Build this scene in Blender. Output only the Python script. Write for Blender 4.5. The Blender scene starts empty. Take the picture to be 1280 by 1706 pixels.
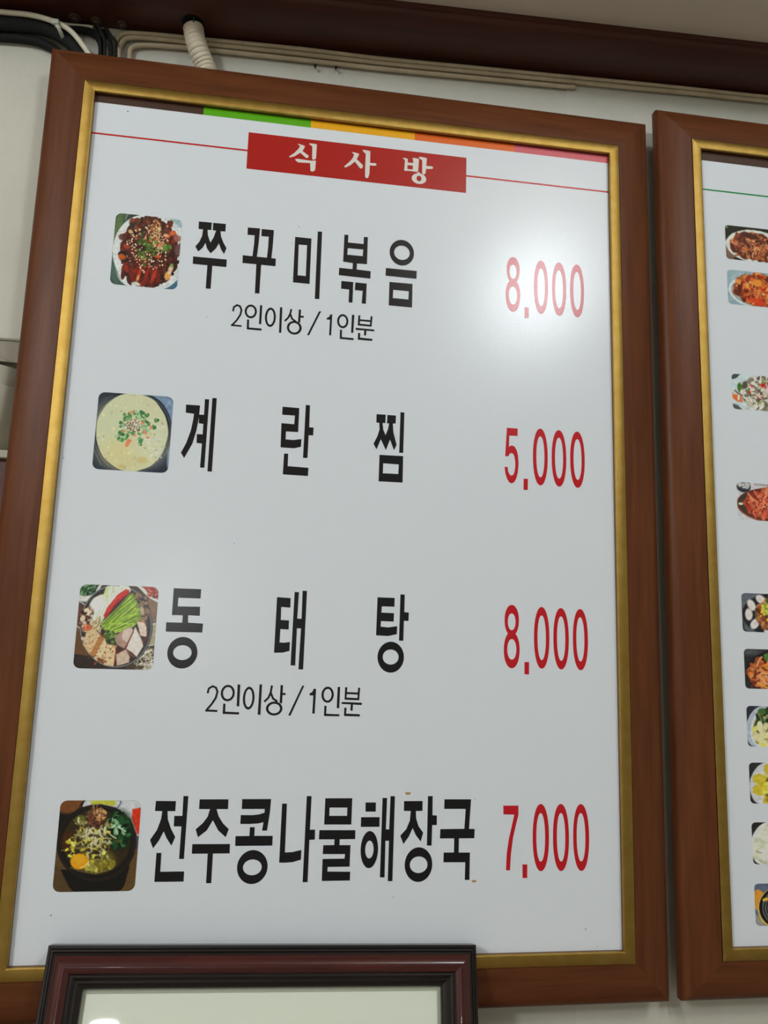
import bpy, bmesh, math, random
import numpy as np
from mathutils import Vector, Matrix
from mathutils.geometry import tessellate_polygon

# units: metres.  X right along the wall, Y into the wall, Z up.
# Origin = lower left corner of the left menu board's opening, y = 0 the gilt face.
scn = bpy.context.scene

# ------------------------------------------------------------------ camera
cam = bpy.data.cameras.new('camera')
cam.sensor_fit = 'VERTICAL'; cam.sensor_height = 36.0
cam.lens = 1283.04 * 36.0 / 1706.0
cam.clip_start = 0.01
co = bpy.data.objects.new('camera', cam); scn.collection.objects.link(co)
yaw, pitch, roll = -0.13816, 0.16125, -0.03030
ca, sa, cb, sb, cc, sc_ = math.cos(yaw), math.sin(yaw), math.cos(pitch), math.sin(pitch), math.cos(roll), math.sin(roll)
Rz = Matrix(((ca, -sa, 0), (sa, ca, 0), (0, 0, 1)))
Rx = Matrix(((1, 0, 0), (0, cb, -sb), (0, sb, cb)))
Ry = Matrix(((cc, 0, sc_), (0, 1, 0), (-sc_, 0, cc)))
Rm = Rz @ Rx @ Ry                                   # columns: right, forward, up
M = Matrix((Rm.col[0], Rm.col[2], -Rm.col[1])).transposed().to_4x4()
M.translation = Vector((0.22507, -0.80680, 0.31084))
co.matrix_world = M
scn.camera = co

# ------------------------------------------------------------------ light
def lin(c): return tuple((v/255/12.92 if v <= 10.3 else ((v/255+.055)/1.055)**2.4) for v in c)
world = bpy.data.worlds.new('room_light'); scn.world = world; world.use_nodes = True
bg = world.node_tree.nodes['Background']
bg.inputs[0].default_value = (0.93, 0.97, 1.0, 1); bg.inputs[1].default_value = 0.05
def area(name, loc, target, size, power, col=(1, 1, 1), size_y=None, shape='DISK'):
    l = bpy.data.lights.new(name, 'AREA'); l.shape = shape; l.size = size
    if size_y: l.size_y = size_y
    l.energy = power; l.color = col
    o = bpy.data.objects.new(name, l); scn.collection.objects.link(o)
    o.location = loc
    o.rotation_euler = (Vector(target)-Vector(loc)).to_track_quat('-Z', 'Y').to_euler()
    return o
def lamp(name, loc, radius, power, col=(1, 1, 1)):
    l = bpy.data.lights.new(name, 'POINT'); l.shadow_soft_size = radius; l.energy = power; l.color = col
    o = bpy.data.objects.new(name, l); scn.collection.objects.link(o); o.location = loc; return o
lamp('hanging_lamp_light', (1.15, -1.83, 1.62), .17, 41, (0.92, 0.97, 1.0))
area('far_ceiling_lamp_light', (-0.50, -4.70, 0.527), (0.2, 0, 0.4), 0.15, 5, (0.95, 0.98, 1.0), 0.038, 'ELLIPSE')
lamp('left_lamp_light', (-1.6, -2.4, 1.50), .15, 108, (0.92, 0.97, 1.0))
vs = scn.view_settings
scn.display_settings.display_device = 'sRGB'
vs.view_transform = 'Standard'; vs.look = 'None'; vs.gamma = 1.0; vs.use_curve_mapping = False
vs.exposure = -0.15

# ------------------------------------------------------------------ materials
def mat(name, col, rough=.5, metal=0.0, spec=.42, bump=None, mix=None, grain=None, coat=0):
    """col sRGB 0-255; mix=(col2, scale, sharp); bump=(scale, strength); grain=(stretch vector)"""
    m = bpy.data.materials.new(name); m.use_nodes = True
    nt = m.node_tree; b = nt.nodes['Principled BSDF']
    b.inputs['Base Color'].default_value = (*lin(col), 1)
    b.inputs['Roughness'].default_value = rough
    b.inputs['Metallic'].default_value = metal
    b.inputs['Specular IOR Level'].default_value = spec
    b.inputs['Coat Weight'].default_value = coat
    tc = nt.nodes.new('ShaderNodeTexCoord'); mp = nt.nodes.new('ShaderNodeMapping')
    nt.links.new(tc.outputs['Object'], mp.inputs[0])
    if grain: mp.inputs['Scale'].default_value = grain
    if mix:
        n = nt.nodes.new('ShaderNodeTexNoise'); n.inputs['Scale'].default_value = mix[1]; n.inputs['Detail'].default_value = 6
        n.inputs['Roughness'].default_value = .6
        nt.links.new(mp.outputs[0], n.inputs['Vector'])
        r = nt.nodes.new('ShaderNodeValToRGB')
        r.color_ramp.elements[0].position = mix[2]; r.color_ramp.elements[1].position = 1-mix[2]
        r.color_ramp.elements[0].color = (*lin(col), 1); r.color_ramp.elements[1].color = (*lin(mix[0]), 1)
        nt.links.new(n.outputs['Fac'], r.inputs[0]); nt.links.new(r.outputs[0], b.inputs['Base Color'])
    if bump:
        n = nt.nodes.new('ShaderNodeTexNoise'); n.inputs['Scale'].default_value = bump[0]; n.inputs['Detail'].default_value = 4
        nt.links.new(mp.outputs[0], n.inputs['Vector'])
        bp = nt.nodes.new('ShaderNodeBump'); bp.inputs['Strength'].default_value = bump[1]; bp.inputs['Distance'].default_value = .001
        nt.links.new(n.outputs['Fac'], bp.inputs['Height']); nt.links.new(bp.outputs[0], b.inputs['Normal'])
    return m
WALNUT = mat('walnut_laminate', (107, 61, 35), .38, spec=.16, mix=((86, 47, 26), 9, .3), grain=(1, 14, 14), bump=(60, .12))
GILT = mat('gilt', (178, 148, 80), .31, metal=.92, mix=((164, 130, 60), 60, .3), bump=(1600, .3))
PR = .21                                            # gloss of the laminated sheet
SHEET = mat('white_laminated_sheet', (227, 234, 243), PR, bump=(700, .06))
BLACK = mat('black_print', (22, 22, 26), PR, bump=(700, .06))
RED = mat('red_print', (198, 28, 40), PR, bump=(700, .06))
BANNER = mat('banner_red_print', (178, 26, 18), PR, bump=(700, .06))
WHITEP = mat('white_print', (232, 228, 224), PR, bump=(700, .06))
BARS = [mat('dark_brown_print', (74, 54, 46), PR), mat('green_print', (92, 178, 22), PR), mat('amber_print', (244, 176, 26), PR),
        mat('orange_print', (232, 106, 30), PR), mat('rose_print', (214, 96, 108), PR)]
GREENL = mat('green_line_print', (10, 140, 70), PR)
WALL = mat('cream_wallpaper', (208, 206, 195), .62, spec=.3, mix=((198, 196, 184), 5, .3), bump=(160, .5))
CEIL = mat('ceiling_paper', (205, 193, 178), .8, spec=.2, bump=(90, .2))
CORN = mat('dark_mahogany', (78, 34, 23), .42, mix=((62, 26, 18), 7, .3), grain=(1, 12, 12), bump=(50, .1))
CHERRY = mat('cherry_lacquer', (78, 28, 26), .25, mix=((54, 17, 17), 12, .3), grain=(1, 10, 10), coat=.3)
DARKL = mat('black_brown_lacquer', (27, 17, 17), .3, coat=.1, mix=((19, 13, 13), 14, .3), grain=(1, 8, 8))
CABLE = mat('aged_white_plastic', (208, 192, 164), .5, mix=((188, 171, 142), 40, .35))
CABLEW = mat('white_plastic', (214, 208, 186), .45)
CABLEB = mat('black_rubber', (22, 23, 22), .8, spec=.3)
TIE = mat('nylon', (196, 200, 184), .4)
CONDUIT = mat('cream_conduit', (214, 202, 180), .5)
STEEL = mat('dull_screw', (96, 76, 66), .45, metal=.4)
WASHER = mat('rubber_washer', (84, 60, 48), .5)
DARK = mat('dark_void', (12, 10, 10), .8)
BOARD = mat('brown_fibreboard', (96, 70, 52), .8)
PAPER = mat('pale_green_paper', (240, 243, 234), .6)
MOUNT = mat('mount_edge_shade', (184, 186, 170), .7)  # bevel strip, with the greyer shadow along the paper's edge put into its colour
SHELF = mat('shelf_wood', (120, 60, 36), .4, mix=((92, 42, 26), 8, .3), grain=(1, 10, 10))
LEDGE = mat('ledge_paint', (190, 184, 168), .5)
BOWL = mat('stoneware', (236, 231, 216), .3)
STAIN = mat('brown_stain', (176, 138, 92), .5)
FLY = mat('dark_speck', (80, 82, 84), .6)

def glass(name, tint=(1, 1, 1), rough=0.0, ior=1.5):
    m = bpy.data.materials.new(name); m.use_nodes = True; nt = m.node_tree
    for n in list(nt.nodes): nt.nodes.remove(n)
    o = nt.nodes.new('ShaderNodeOutputMaterial'); mx = nt.nodes.new('ShaderNodeMixShader')
    fr = nt.nodes.new('ShaderNodeFresnel'); fr.inputs[0].default_value = ior
    t = nt.nodes.new('ShaderNodeBsdfTransparent'); t.inputs[0].default_value = (*tint, 1)
    g = nt.nodes.new('ShaderNodeBsdfGlossy'); g.inputs['Roughness'].default_value = rough
    ge = nt.nodes.new('ShaderNodeNewGeometry'); mu = nt.nodes.new('ShaderNodeMath'); mu.operation = 'SUBTRACT'; mu.use_clamp = True
    nt.links.new(fr.outputs[0], mu.inputs[0]); nt.links.new(ge.outputs['Backfacing'], mu.inputs[1]); nt.links.new(mu.outputs[0], mx.inputs[0]); nt.links.new(t.outputs[0], mx.inputs[1]); nt.links.new(g.outputs[0], mx.inputs[2])
    nt.links.new(mx.outputs[0], o.inputs[0]); return m
GLASS = glass('picture_glass', (.98, .99, .98), .02)
FILM = glass('plastic_film', (.985, .985, .975), .06, 1.7)

# ------------------------------------------------------------------ mesh helpers
def link(name, me, mats, parent=None, label=None, cat=None, group=None, kind=None, smooth=None):
    o = bpy.data.objects.new(name, me); scn.collection.objects.link(o)
    for m in (mats if isinstance(mats, (list, tuple)) else [mats]):
        if m.name not in [x.name for x in me.materials if x]: me.materials.append(m)
    if smooth is not None:
        me.shade_smooth()
        try: me.set_sharp_from_angle(angle=math.radians(smooth))
        except Exception: pass
    if parent: o.parent = parent
    for k, v in (('label', label), ('category', cat), ('group', group), ('kind', kind)):
        if v: o[k] = v
    return o
def mesh(name, verts, faces):
    me = bpy.data.meshes.new(name); me.from_pydata([tuple(v) for v in verts], [], [tuple(f) for f in faces]); me.update(); return me
def fixn(me):
    bm = bmesh.new(); bm.from_mesh(me); bmesh.ops.remove_doubles(bm, verts=bm.verts, dist=1e-6)
    bmesh.ops.recalc_face_normals(bm, faces=bm.faces); bm.to_mesh(me); bm.free(); return me
def box(name, x0, x1, y0, y1, z0, z1, bevel=0, seg=2):
    bm = bmesh.new(); bmesh.ops.create_cube(bm, size=1)
    for v in bm.verts:
        v.co = Vector((x0 if v.co.x < 0 else x1, y0 if v.co.y < 0 else y1, z0 if v.co.z < 0 else z1))
    if bevel: bmesh.ops.bevel(bm, geom=bm.edges[:], offset=bevel, segments=seg, affect='EDGES', profile=.6)
    me = bpy.data.meshes.new(name); bm.to_mesh(me); bm.free(); return me
def empty(name, loc, label, cat, group=None):
    o = bpy.data.objects.new(name, None); scn.collection.objects.link(o); o.location = loc; o.empty_display_size = .05
    o['label'] = label; o['category'] = cat
    if group: o['group'] = group
    return o
def spline(pts, n=8):
    """Catmull-Rom through 3D points"""
    P = [Vector(p) for p in pts]; P = [P[0]*2-P[1]] + P + [P[-1]*2-P[-2]]; out = []
    for i in range(1, len(P)-2):
        for k in range(n):
            t = k/n; a, b, c, d = P[i-1:i+3]
            out.append(.5*((2*b)+(c-a)*t+(2*a-5*b+4*c-d)*t*t+(3*b-a-3*c+d)*t**3))
    return out+[P[-2]]
def tube(name, pts, r, seg=12, caps=True):
    """r: number or function of the arclength fraction"""
    n = len(pts); vs_, fs = [], []; up = Vector((0, 1, 0.01)).normalized()
    for i, p in enumerate(pts):
        t = (pts[min(i+1, n-1)]-pts[max(i-1, 0)]).normalized()
        a = t.cross(up).normalized(); b = a.cross(t).normalized()
        rr = r(i/(n-1)) if callable(r) else r
        for k in range(seg):
            w = 2*math.pi*k/seg; vs_.append(p+(a*math.cos(w)+b*math.sin(w))*rr)
    for i in range(n-1):
        for k in range(seg):
            k2 = (k+1) % seg; fs.append((i*seg+k, i*seg+k2, (i+1)*seg+k2, (i+1)*seg+k))
    if caps: fs += [tuple(range(seg)), tuple(range((n-1)*seg, n*seg))]
    return fixn(mesh(name, vs_, fs))
def lathe(name, prof, seg=48):
    vs_, fs = [], []
    for r, z in prof:
        for k in range(seg):
            w = 2*math.pi*k/seg; vs_.append((r*math.cos(w), r*math.sin(w), z))
    for i in range(len(prof)-1):
        for k in range(seg):
            k2 = (k+1) % seg; fs.append((i*seg+k, i*seg+k2, (i+1)*seg+k2, (i+1)*seg+k))
    return fixn(mesh(name, vs_, fs))

def rail(name, prof, length, closed=True, mats=None, matidx=None):
    """mitred rail: local X along, inward = -Z; prof = (inward, y) points"""
    n = len(prof); vs_ = []; N = 2
    for s, y in prof: vs_.append((s, y, -s))
    for s, y in prof: vs_.append((length-s, y, -s))
    fs = []; mi = []
    for i in range(n):
        j = (i+1) % n
        if j == 0 and not closed: break
        fs.append((i, j, n+j, n+i)); mi.append(matidx[i] if matidx else 0)
    me = mesh(name, vs_, fs)
    # end caps: tessellated profile
    tri = tessellate_polygon([[Vector((s, y, 0)) for s, y in prof]])
    bm = bmesh.new(); bm.from_mesh(me); bm.verts.ensure_lookup_table(); bm.faces.ensure_lookup_table()
    for f, m_ in zip(bm.faces, mi): f.material_index = m_
    for a, b, c in tri:
        for off in (0, n):
            try: bm.faces.new((bm.verts[off+a], bm.verts[off+b], bm.verts[off+c]))
            except ValueError: pass
    bmesh.ops.recalc_face_normals(bm, faces=bm.faces); bm.to_mesh(me); bm.free()
    return me
def frame_rails(name, prof, x0, z0, x1, z1, mats, parent, matidx=None, smooth=32):
    W, H = x1-x0, z1-z0; out = []
    mh = rail(name, prof, W, matidx=matidx); mv = rail(name, prof, H, matidx=matidx)
    for me, loc, ang in ((mh, (x0, 0, z1), 0), (mv, (x1, 0, z1), 90), (mh, (x1, 0, z0), 180), (mv, (x0, 0, z0), 270)):
        o = link(name, me, mats, parent, smooth=smooth); o.location = loc; o.rotation_euler = (0, math.radians(ang), 0); out.append(o)
    return out
def flat(name, polys, y, m, parent, label=None, kind=None):
    """flat print facing -Y; polys = list of lists of loops of (x, z)"""
    vs_, fs = [], []
    for loops in polys:
        tri = tessellate_polygon([[Vector((x, z, 0)) for x, z in l] for l in loops])
        base = len(vs_); pts = [q for l in loops for q in l]
        vs_ += [(x, y, z) for x, z in pts]
        for a, b, c in tri:
            A, B, C_ = pts[a], pts[b], pts[c]
            cr = (B[0]-A[0])*(C_[1]-A[1])-(B[1]-A[1])*(C_[0]-A[0])
            fs.append((base+a, base+b, base+c) if cr > 0 else (base+a, base+c, base+b))
    return link(name, mesh(name, vs_, fs), m, parent, label=label, kind=kind)
def ring_pts(e, n, N=56):
    cx, cz, rx, rz = e
    f = lambda v: math.copysign(abs(v)**(2/n), v)
    return [(cx+rx*f(math.cos(2*math.pi*k/N)), cz+rz*f(math.sin(2*math.pi*k/N))) for k in range(N)]
def rect(x0, z0, x1, z1): return [[(x0, z0), (x1, z0), (x1, z1), (x0, z1)]]

# ------------------------------------------------------------------ painter for the printed dish photos
K = 1.33
class Painter:
    """colour field on a grid; (X, Y) are picture coordinates, quad = the print's corners TL, TR, BR, BL in them"""
    def __init__(s, quad, nu, nv, base, seed=1):
        u, v = np.meshgrid(np.linspace(0, 1, nu), np.linspace(0, 1, nv)); s.u, s.v = u, v
        q = np.array(quad, float)
        P = ((1-u)*(1-v))[..., None]*q[0]+(u*(1-v))[..., None]*q[1]+(u*v)[..., None]*q[2]+((1-u)*v)[..., None]*q[3]
        s.X, s.Y = P[..., 0], P[..., 1]; s.px = (q[1][0]-q[0][0])/nu
        s.c = np.zeros(u.shape+(3,)); s.c[:] = base; s.r = np.random.RandomState(seed)
    def blend(s, m, col, a=1.0):
        m = np.clip(m, 0, 1)[..., None]*a; s.c = s.c*(1-m)+np.array(col, float)*m
    def ell(s, cx, cy, rx, ry, col, rot=0, a=1.0, soft=None, wob=0):
        c, d = math.cos(math.radians(rot)), math.sin(math.radians(rot))
        x, y = s.X-cx, s.Y-cy; xx, yy = (x*c+y*d)/rx, (-x*d+y*c)/ry
        k = np.sqrt(xx*xx+yy*yy)
        if wob: k = k*(1+wob*np.sin(np.arctan2(yy, xx)*7+cx)+wob*.7*np.sin(np.arctan2(yy, xx)*13+cy))
        sf = (soft or s.px*.8)/min(rx, ry)
        s.blend(.5+(1-k)/sf, col, a)
    def ring(s, cx, cy, rx, ry, w, col, a=1.0):
        k = np.sqrt(((s.X-cx)/rx)**2+((s.Y-cy)/ry)**2); d = np.abs(k-1)*min(rx, ry)
        s.blend(.5+(w/2-d)/s.px, col, a)
    def line(s, pts, w, col, a=1.0, soft=None):
        d = np.full(s.X.shape, 1e9)
        for (x0, y0), (x1, y1) in zip(pts[:-1], pts[1:]):
            dx, dy = x1-x0, y1-y0; t = np.clip(((s.X-x0)*dx+(s.Y-y0)*dy)/(dx*dx+dy*dy+1e-9), 0, 1)
            d = np.minimum(d, np.hypot(s.X-x0-t*dx, s.Y-y0-t*dy))
        s.blend(.5+(w/2-d)/(soft or s.px), col, a)
    def poly(s, pts, col, a=1.0):
        inside = np.zeros(s.X.shape, bool); n = len(pts)
        for i in range(n):
            x0, y0 = pts[i]; x1, y1 = pts[(i+1) % n]
            if y0 == y1: continue
            inside ^= ((y0 > s.Y) != (y1 > s.Y)) & (s.X < (x1-x0)*(s.Y-y0)/(y1-y0)+x0)
        m = inside.astype(float)
        m = (m+np.roll(m, 1, 0)+np.roll(m, -1, 0)+np.roll(m, 1, 1)+np.roll(m, -1, 1))/5
        s.blend(m, col, a)
    def splats(s, n, reg, size, pal, elong=1.0, a=1.0, rotr=(0, 180)):
        """reg = (cx, cy, rx, ry)"""
        for _ in range(n):
            w, k = s.r.uniform(0, 2*math.pi), math.sqrt(s.r.uniform(0, 1))
            cx, cy = reg[0]+reg[2]*k*math.cos(w), reg[1]+reg[3]*k*math.sin(w)
            z = s.r.uniform(*size); col = np.array(pal[s.r.randint(len(pal))], float)*s.r.uniform(.85, 1.15)
            # local window for speed
            e = z*max(elong, 1)*1.3+s.px*2
            i = (abs(s.X-cx) < e) & (abs(s.Y-cy) < e)
            if not i.any(): continue
            ro = math.radians(s.r.uniform(*rotr)); c, d = math.cos(ro), math.sin(ro)
            x, y = s.X[i]-cx, s.Y[i]-cy; kk = np.hypot((x*c+y*d)/(z*elong), (-x*d+y*c)/z)
            m = np.clip(.5+(1-kk)*z/s.px, 0, 1)[:, None]*a
            s.c[i] = s.c[i]*(1-m)+np.clip(col, 0, 255)*m
    def curls(s, n, reg, length, w, pal, bend=.8, a=1.0, ang=(0, 360)):
        for _ in range(n):
            t, k = s.r.uniform(0, 2*math.pi), math.sqrt(s.r.uniform(0, 1))
            x, y = reg[0]+reg[2]*k*math.cos(t), reg[1]+reg[3]*k*math.sin(t)
            an = math.radians(s.r.uniform(*ang)); L_ = s.r.uniform(*length); b = s.r.uniform(-bend, bend); pts = [(x, y)]
            for q in range(4):
                x += L_/4*math.cos(an); y += L_/4*math.sin(an); an += b; pts.append((x, y))
            s.line(pts, s.r.uniform(*w), np.clip(np.array(pal[s.r.randint(len(pal))])*s.r.uniform(.85, 1.15), 0, 255), a)
    def noise(s, amp, cell):
        n = s.r.uniform(-1, 1, (int(s.v.shape[0]/cell)+3, int(s.v.shape[1]/cell)+3))
        yy = np.arange(s.v.shape[0])/cell; xx = np.arange(s.v.shape[1])/cell
        y0, x0 = yy.astype(int), xx.astype(int); fy, fx = (yy-y0)[:, None], (xx-x0)[None]
        g = n[y0][:, x0]*(1-fy)*(1-fx)+n[y0+1][:, x0]*fy*(1-fx)+n[y0][:, x0+1]*(1-fy)*fx+n[y0+1][:, x0+1]*fy*fx
        s.c = s.c*(1+amp*g)[..., None]
    def build(s, x0, z1, x1, z0, y, parent, label, rad=.0065, name='dish_photo'):
        nv, nu = s.u.shape; W, H = x1-x0, z1-z0
        xs = x0+s.u*W; zs = z1-s.v*H
        # rounded corners: slide grid rows inward near the corners
        for top in (0, 1):
            dz = (z1-zs) if not top else (zs-z0)
            k = dz < rad
            inset = rad-np.sqrt(np.maximum(rad**2-(rad-dz)**2, 0))
            xn = x0+inset+s.u*(W-2*inset)
            xs = np.where(k, xn, xs)
        vs_ = np.stack([xs, np.full_like(xs, y), zs], -1).reshape(-1, 3)
        i = np.arange(nv*nu).reshape(nv, nu)
        fs = np.stack([i[1:, :-1], i[1:, 1:], i[:-1, 1:], i[:-1, :-1]], -1).reshape(-1, 4)
        me = bpy.data.meshes.new(name); me.from_pydata(vs_.tolist(), [], fs.tolist()); me.update()
        c = np.clip(s.c, 0, 255)/255
        L_ = np.where(c <= .04045, c/12.92, ((c+.055)/1.055)**2.4)*K
        at = me.color_attributes.new('print', 'FLOAT_COLOR', 'POINT')
        buf = np.ones((nv*nu, 4), np.float32); buf[:, :3] = np.clip(L_.reshape(-1, 3), 0, .9); at.data.foreach_set('color', buf.ravel())
        return link(name, me, PHOTO, parent, label=label)
PHOTO = bpy.data.materials.new('photo_print'); PHOTO.use_nodes = True
_nt = PHOTO.node_tree; _b = _nt.nodes['Principled BSDF']; _a = _nt.nodes.new('ShaderNodeAttribute'); _a.attribute_name = 'print'
_nt.links.new(_a.outputs['Color'], _b.inputs['Base Color']); _b.inputs['Roughness'].default_value = PR; _b.inputs['Specular IOR Level'].default_value = .42

# ------------------------------------------------------------------ the setting
YW = .045                                           # wall face
SL = .0335                                          # the cornice and the cables climb a little to the right
def struct(name, me, m, parent=None, smooth=None): return link(name, me, m, parent, kind='structure', smooth=smooth)
struct('wall_back', box('wall_back', -.03, .5635, YW, YW+.15, -1.25, 1.95), WALL)
struct('wall_right', box('wall_right', .5635, 3.1, YW-.0008, YW+.15, -1.25, 1.95, .0006), WALL)
struct('wall_left', box('wall_left', -2.5, -.03, YW, YW+.25, .6194, 1.95, .004, 3), WALL)
# niche behind the left edge of the menu board
struct('wall_niche', box('wall_niche', -2.5, -.03, YW+.24, YW+.25, .489, .6194), WALL)
nl = struct('trim_2', box('trim_2', -2.5, -.03, YW+.004, YW+.014, .5955, .6194), mat('niche_header', (150, 143, 128), .6))
struct('trim_3', box('trim_3', -2.5, -.03, YW-.004, YW+.24, .4868, .4955, .0015), LEDGE)
struct('wall_panel', box('wall_panel', -2.5, -.03, YW+.004, YW+.25, -1.25, .4868), mat('panel_wood', (104, 42, 26), .4, mix=((70, 26, 18), 6, .3), grain=(1, 9, 9)))
struct('floor', box('floor', -2.6, 3.2, -5.6, YW+.15, -1.30, -1.25), mat('floor_tile', (165, 160, 148), .5, mix=((150, 145, 134), 3, .3)))
# cornice (underside seen from below) and the low ceiling in front of it, both following the slope
def sloped(name, prof, x0, x1, m, smooth=None):
    n = len(prof); vs_ = [(x, y, z+SL*x) for x in (x0, x1) for y, z in prof]
    fs = [(i, (i+1) % n, n+(i+1) % n, n+i) for i in range(n)]+[tuple(range(n)), tuple(range(n, 2*n))]
    return struct(name, fixn(mesh(name, vs_, fs)), m, smooth=smooth)
ZU = 1.0143
cor = sloped('trim_1', [(YW-.001, ZU+.12), (YW-.001, ZU), (-.0225, ZU), (-.0260, ZU+.0012), (-.0277, ZU+.004), (-.0277, ZU+.0075), (-.0300, ZU+.0085), (-.0300, ZU+.12)], -2.5, 3.1, CORN, 40)
sloped('ceiling', [(-.0300, ZU+.0125), (-.038, ZU+.0125), (-.046, ZU+.0145), (-.120, ZU+.0145), (-.120, ZU+.30), (-.0300, ZU+.30)], -2.5, 3.1, CEIL, 50)
struct('ceiling_main', box('ceiling_main', -2.6, 3.2, -5.6, YW+.15, 1.95, 2.0), CEIL)
struct('wall_front', box('wall_front', -2.6, 3.2, -5.6, -5.5, -1.25, 1.95), WALL)
struct('wall_far_left', box('wall_far_left', -2.6, -2.5, -5.5, YW+.15, -1.25, 1.95), WALL)
struct('wall_far_right', box('wall_far_right', 3.1, 3.2, -5.5, YW+.15, -1.25, 1.95), WALL)
# wallpaper fold under the gap between the two boards
fold = []
for i, (z, w, h) in enumerate([(-.0500, .003, .0006), (-.060, .006, .003), (-.075, .010, .006), (-.095, .014, .008), (-.13, .016, .008), (-.20, .012, .005), (-.26, .003, .0005)]):
    cx = .664+.004*i*.6
    fold += [(cx-w, YW-.0002, z), (cx-w*.3, YW-h, z), (cx+w*.4, YW-h*.8, z), (cx+w*1.5, YW-.001, z)]
ff = [(a*4+k, a*4+k+1, a*4+k+5, a*4+k+4) for a in range(6) for k in range(3)]
struct('wallpaper_fold', mesh('wallpaper_fold', fold, ff), WALL)

# ------------------------------------------------------------------ menu boards
T = .0536
WP = [(0, .0205), (0, .0125), (.0008, .0102), (.0030, .0080), (.0080, .0058), (.0160, .0037), (.0260, .0019), (.0360, .0009), (.0408, .0007),
      (.0414, .0020), (.0414, .0030), (.0534, .0030), (.0534, .0062), (.0470, .0062), (.0470, .0205)]
GP = [(.0416, .0029), (.0416, .0001), (.0421, -.0001), (.0522, .0000), (.0531, .0005), (.0536, .0016), (.0536, .0029)]
def board(x0, H, label, hl):
    """x0 = left edge of the opening"""
    zb = 0.0
    root = empty('menu_board', (x0+.3, 0.0205, zb-T), label, 'menu board')
    hold = Vector(root.location)
    parts = frame_rails('wooden_rail', WP, x0-T, zb-T, x0+.6+T, zb+H+T, WALNUT, root)
    parts += frame_rails('gilt_rail', GP, x0-T, zb-T, x0+.6+T, zb+H+T, GILT, root)
    sh = link('menu_sheet', box('menu_sheet', x0-.004, x0+.604, .0060, .0075, zb-.004, zb+H+.004), SHEET, root, label='white satin printed menu sheet')
    bt = link('hanging_batten', box('hanging_batten', x0+.1, x0+.5, .0121, YW-.001, zb+.80, zb+.84), BOARD, root)
    bb = link('backing_board', box('backing_board', x0-.006, x0+.606, .0076, .0120, zb-.006, zb+H+.006), BOARD, root)
    for o in parts+[sh, bb, bt]: o.location = Vector(o.location)-hold
    return root, sh
def bar_strip(sh, x, zb, zt, cols, y=.00590):
    for i, m in enumerate(cols): flat('colour_band', [rect(x[i], zb, x[i+1], zt)], y, m, sh)

b1, sh1 = board(0.0, .8984, 'left menu board in walnut and gilt frame, red banner and four red prices', 1)
Y1 = .00585
flat('colour_band', [rect(-.003, .8890, .1176, .9020)], .0059, BARS[0], sh1, 'dark brown band')
flat('colour_band', [rect(.1176, .8890, .2391, .9020)], .0059, BARS[1], sh1, 'green band')
flat('colour_band', [rect(.2391, .8890, .3610, .9020)], .0059, BARS[2], sh1, 'amber band')
flat('colour_band', [rect(.3610, .8890, .4823, .9020)], .0059, BARS[3], sh1, 'orange band')
flat('colour_band', [rect(.4823, .8890, .6030, .9020)], .0059, BARS[4], sh1, 'rose band')
flat('banner', [rect(.1692, .8287, .4238, .8740)], .0059, BANNER, sh1, 'red title banner')
flat('ruled_line', [rect(-.003, .8501, .1692, .8521)], .0059, RED, sh1, 'thin red line left of the banner')
flat('ruled_line', [rect(.4238, .8497, .6030, .8517)], .0059, RED, sh1, 'thin red line right of the banner')
SYL = {'title': (3, 2, 4), 'dish name 1': (2, 3, 2, 3, 3), 'dish name 2': (3, 3, 3), 'dish name 3': (2, 2, 3), 'dish name 4': (3, 2, 3, 2, 2, 4, 3, 1)}
for k in (1, 2): SYL['portion note %d' % k] = (2, 3, 2, 5, 1, 1, 3, 3)
for k, n in ((1, 2), (2, 1), (3, 2), (4, 1)): SYL['price %d' % k] = (n, 1, 1, 1, 1)
def word(key, m, label, name='letter', y=Y1):
    items = list(TEXT[key]); assert sum(SYL[key]) == len(items), key
    for n in SYL[key]:
        for_ = items[:n]; items = items[n:]; vs_, fs = [], []
        for q, it in enumerate(for_):
            loops = it[1] if it[0] == 'P' else [ring_pts(it[1], it[3])]+([ring_pts(it[2], it[3])] if it[2] else [])
            tri = tessellate_polygon([[Vector((x, z, 0)) for x, z in l] for l in loops])
            base = len(vs_); pts = [p_ for l in loops for p_ in l]; vs_ += [(x, y-q*6e-6, z) for x, z in pts]
            for a, b, c in tri:
                A, B, C_ = pts[a], pts[b], pts[c]
                cr = (B[0]-A[0])*(C_[1]-A[1])-(B[1]-A[1])*(C_[0]-A[0])
                fs.append((base+a, base+b, base+c) if cr > 0 else (base+a, base+c, base+b))
        link(name, mesh(name, vs_, fs), m, sh1, label=label)
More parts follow.
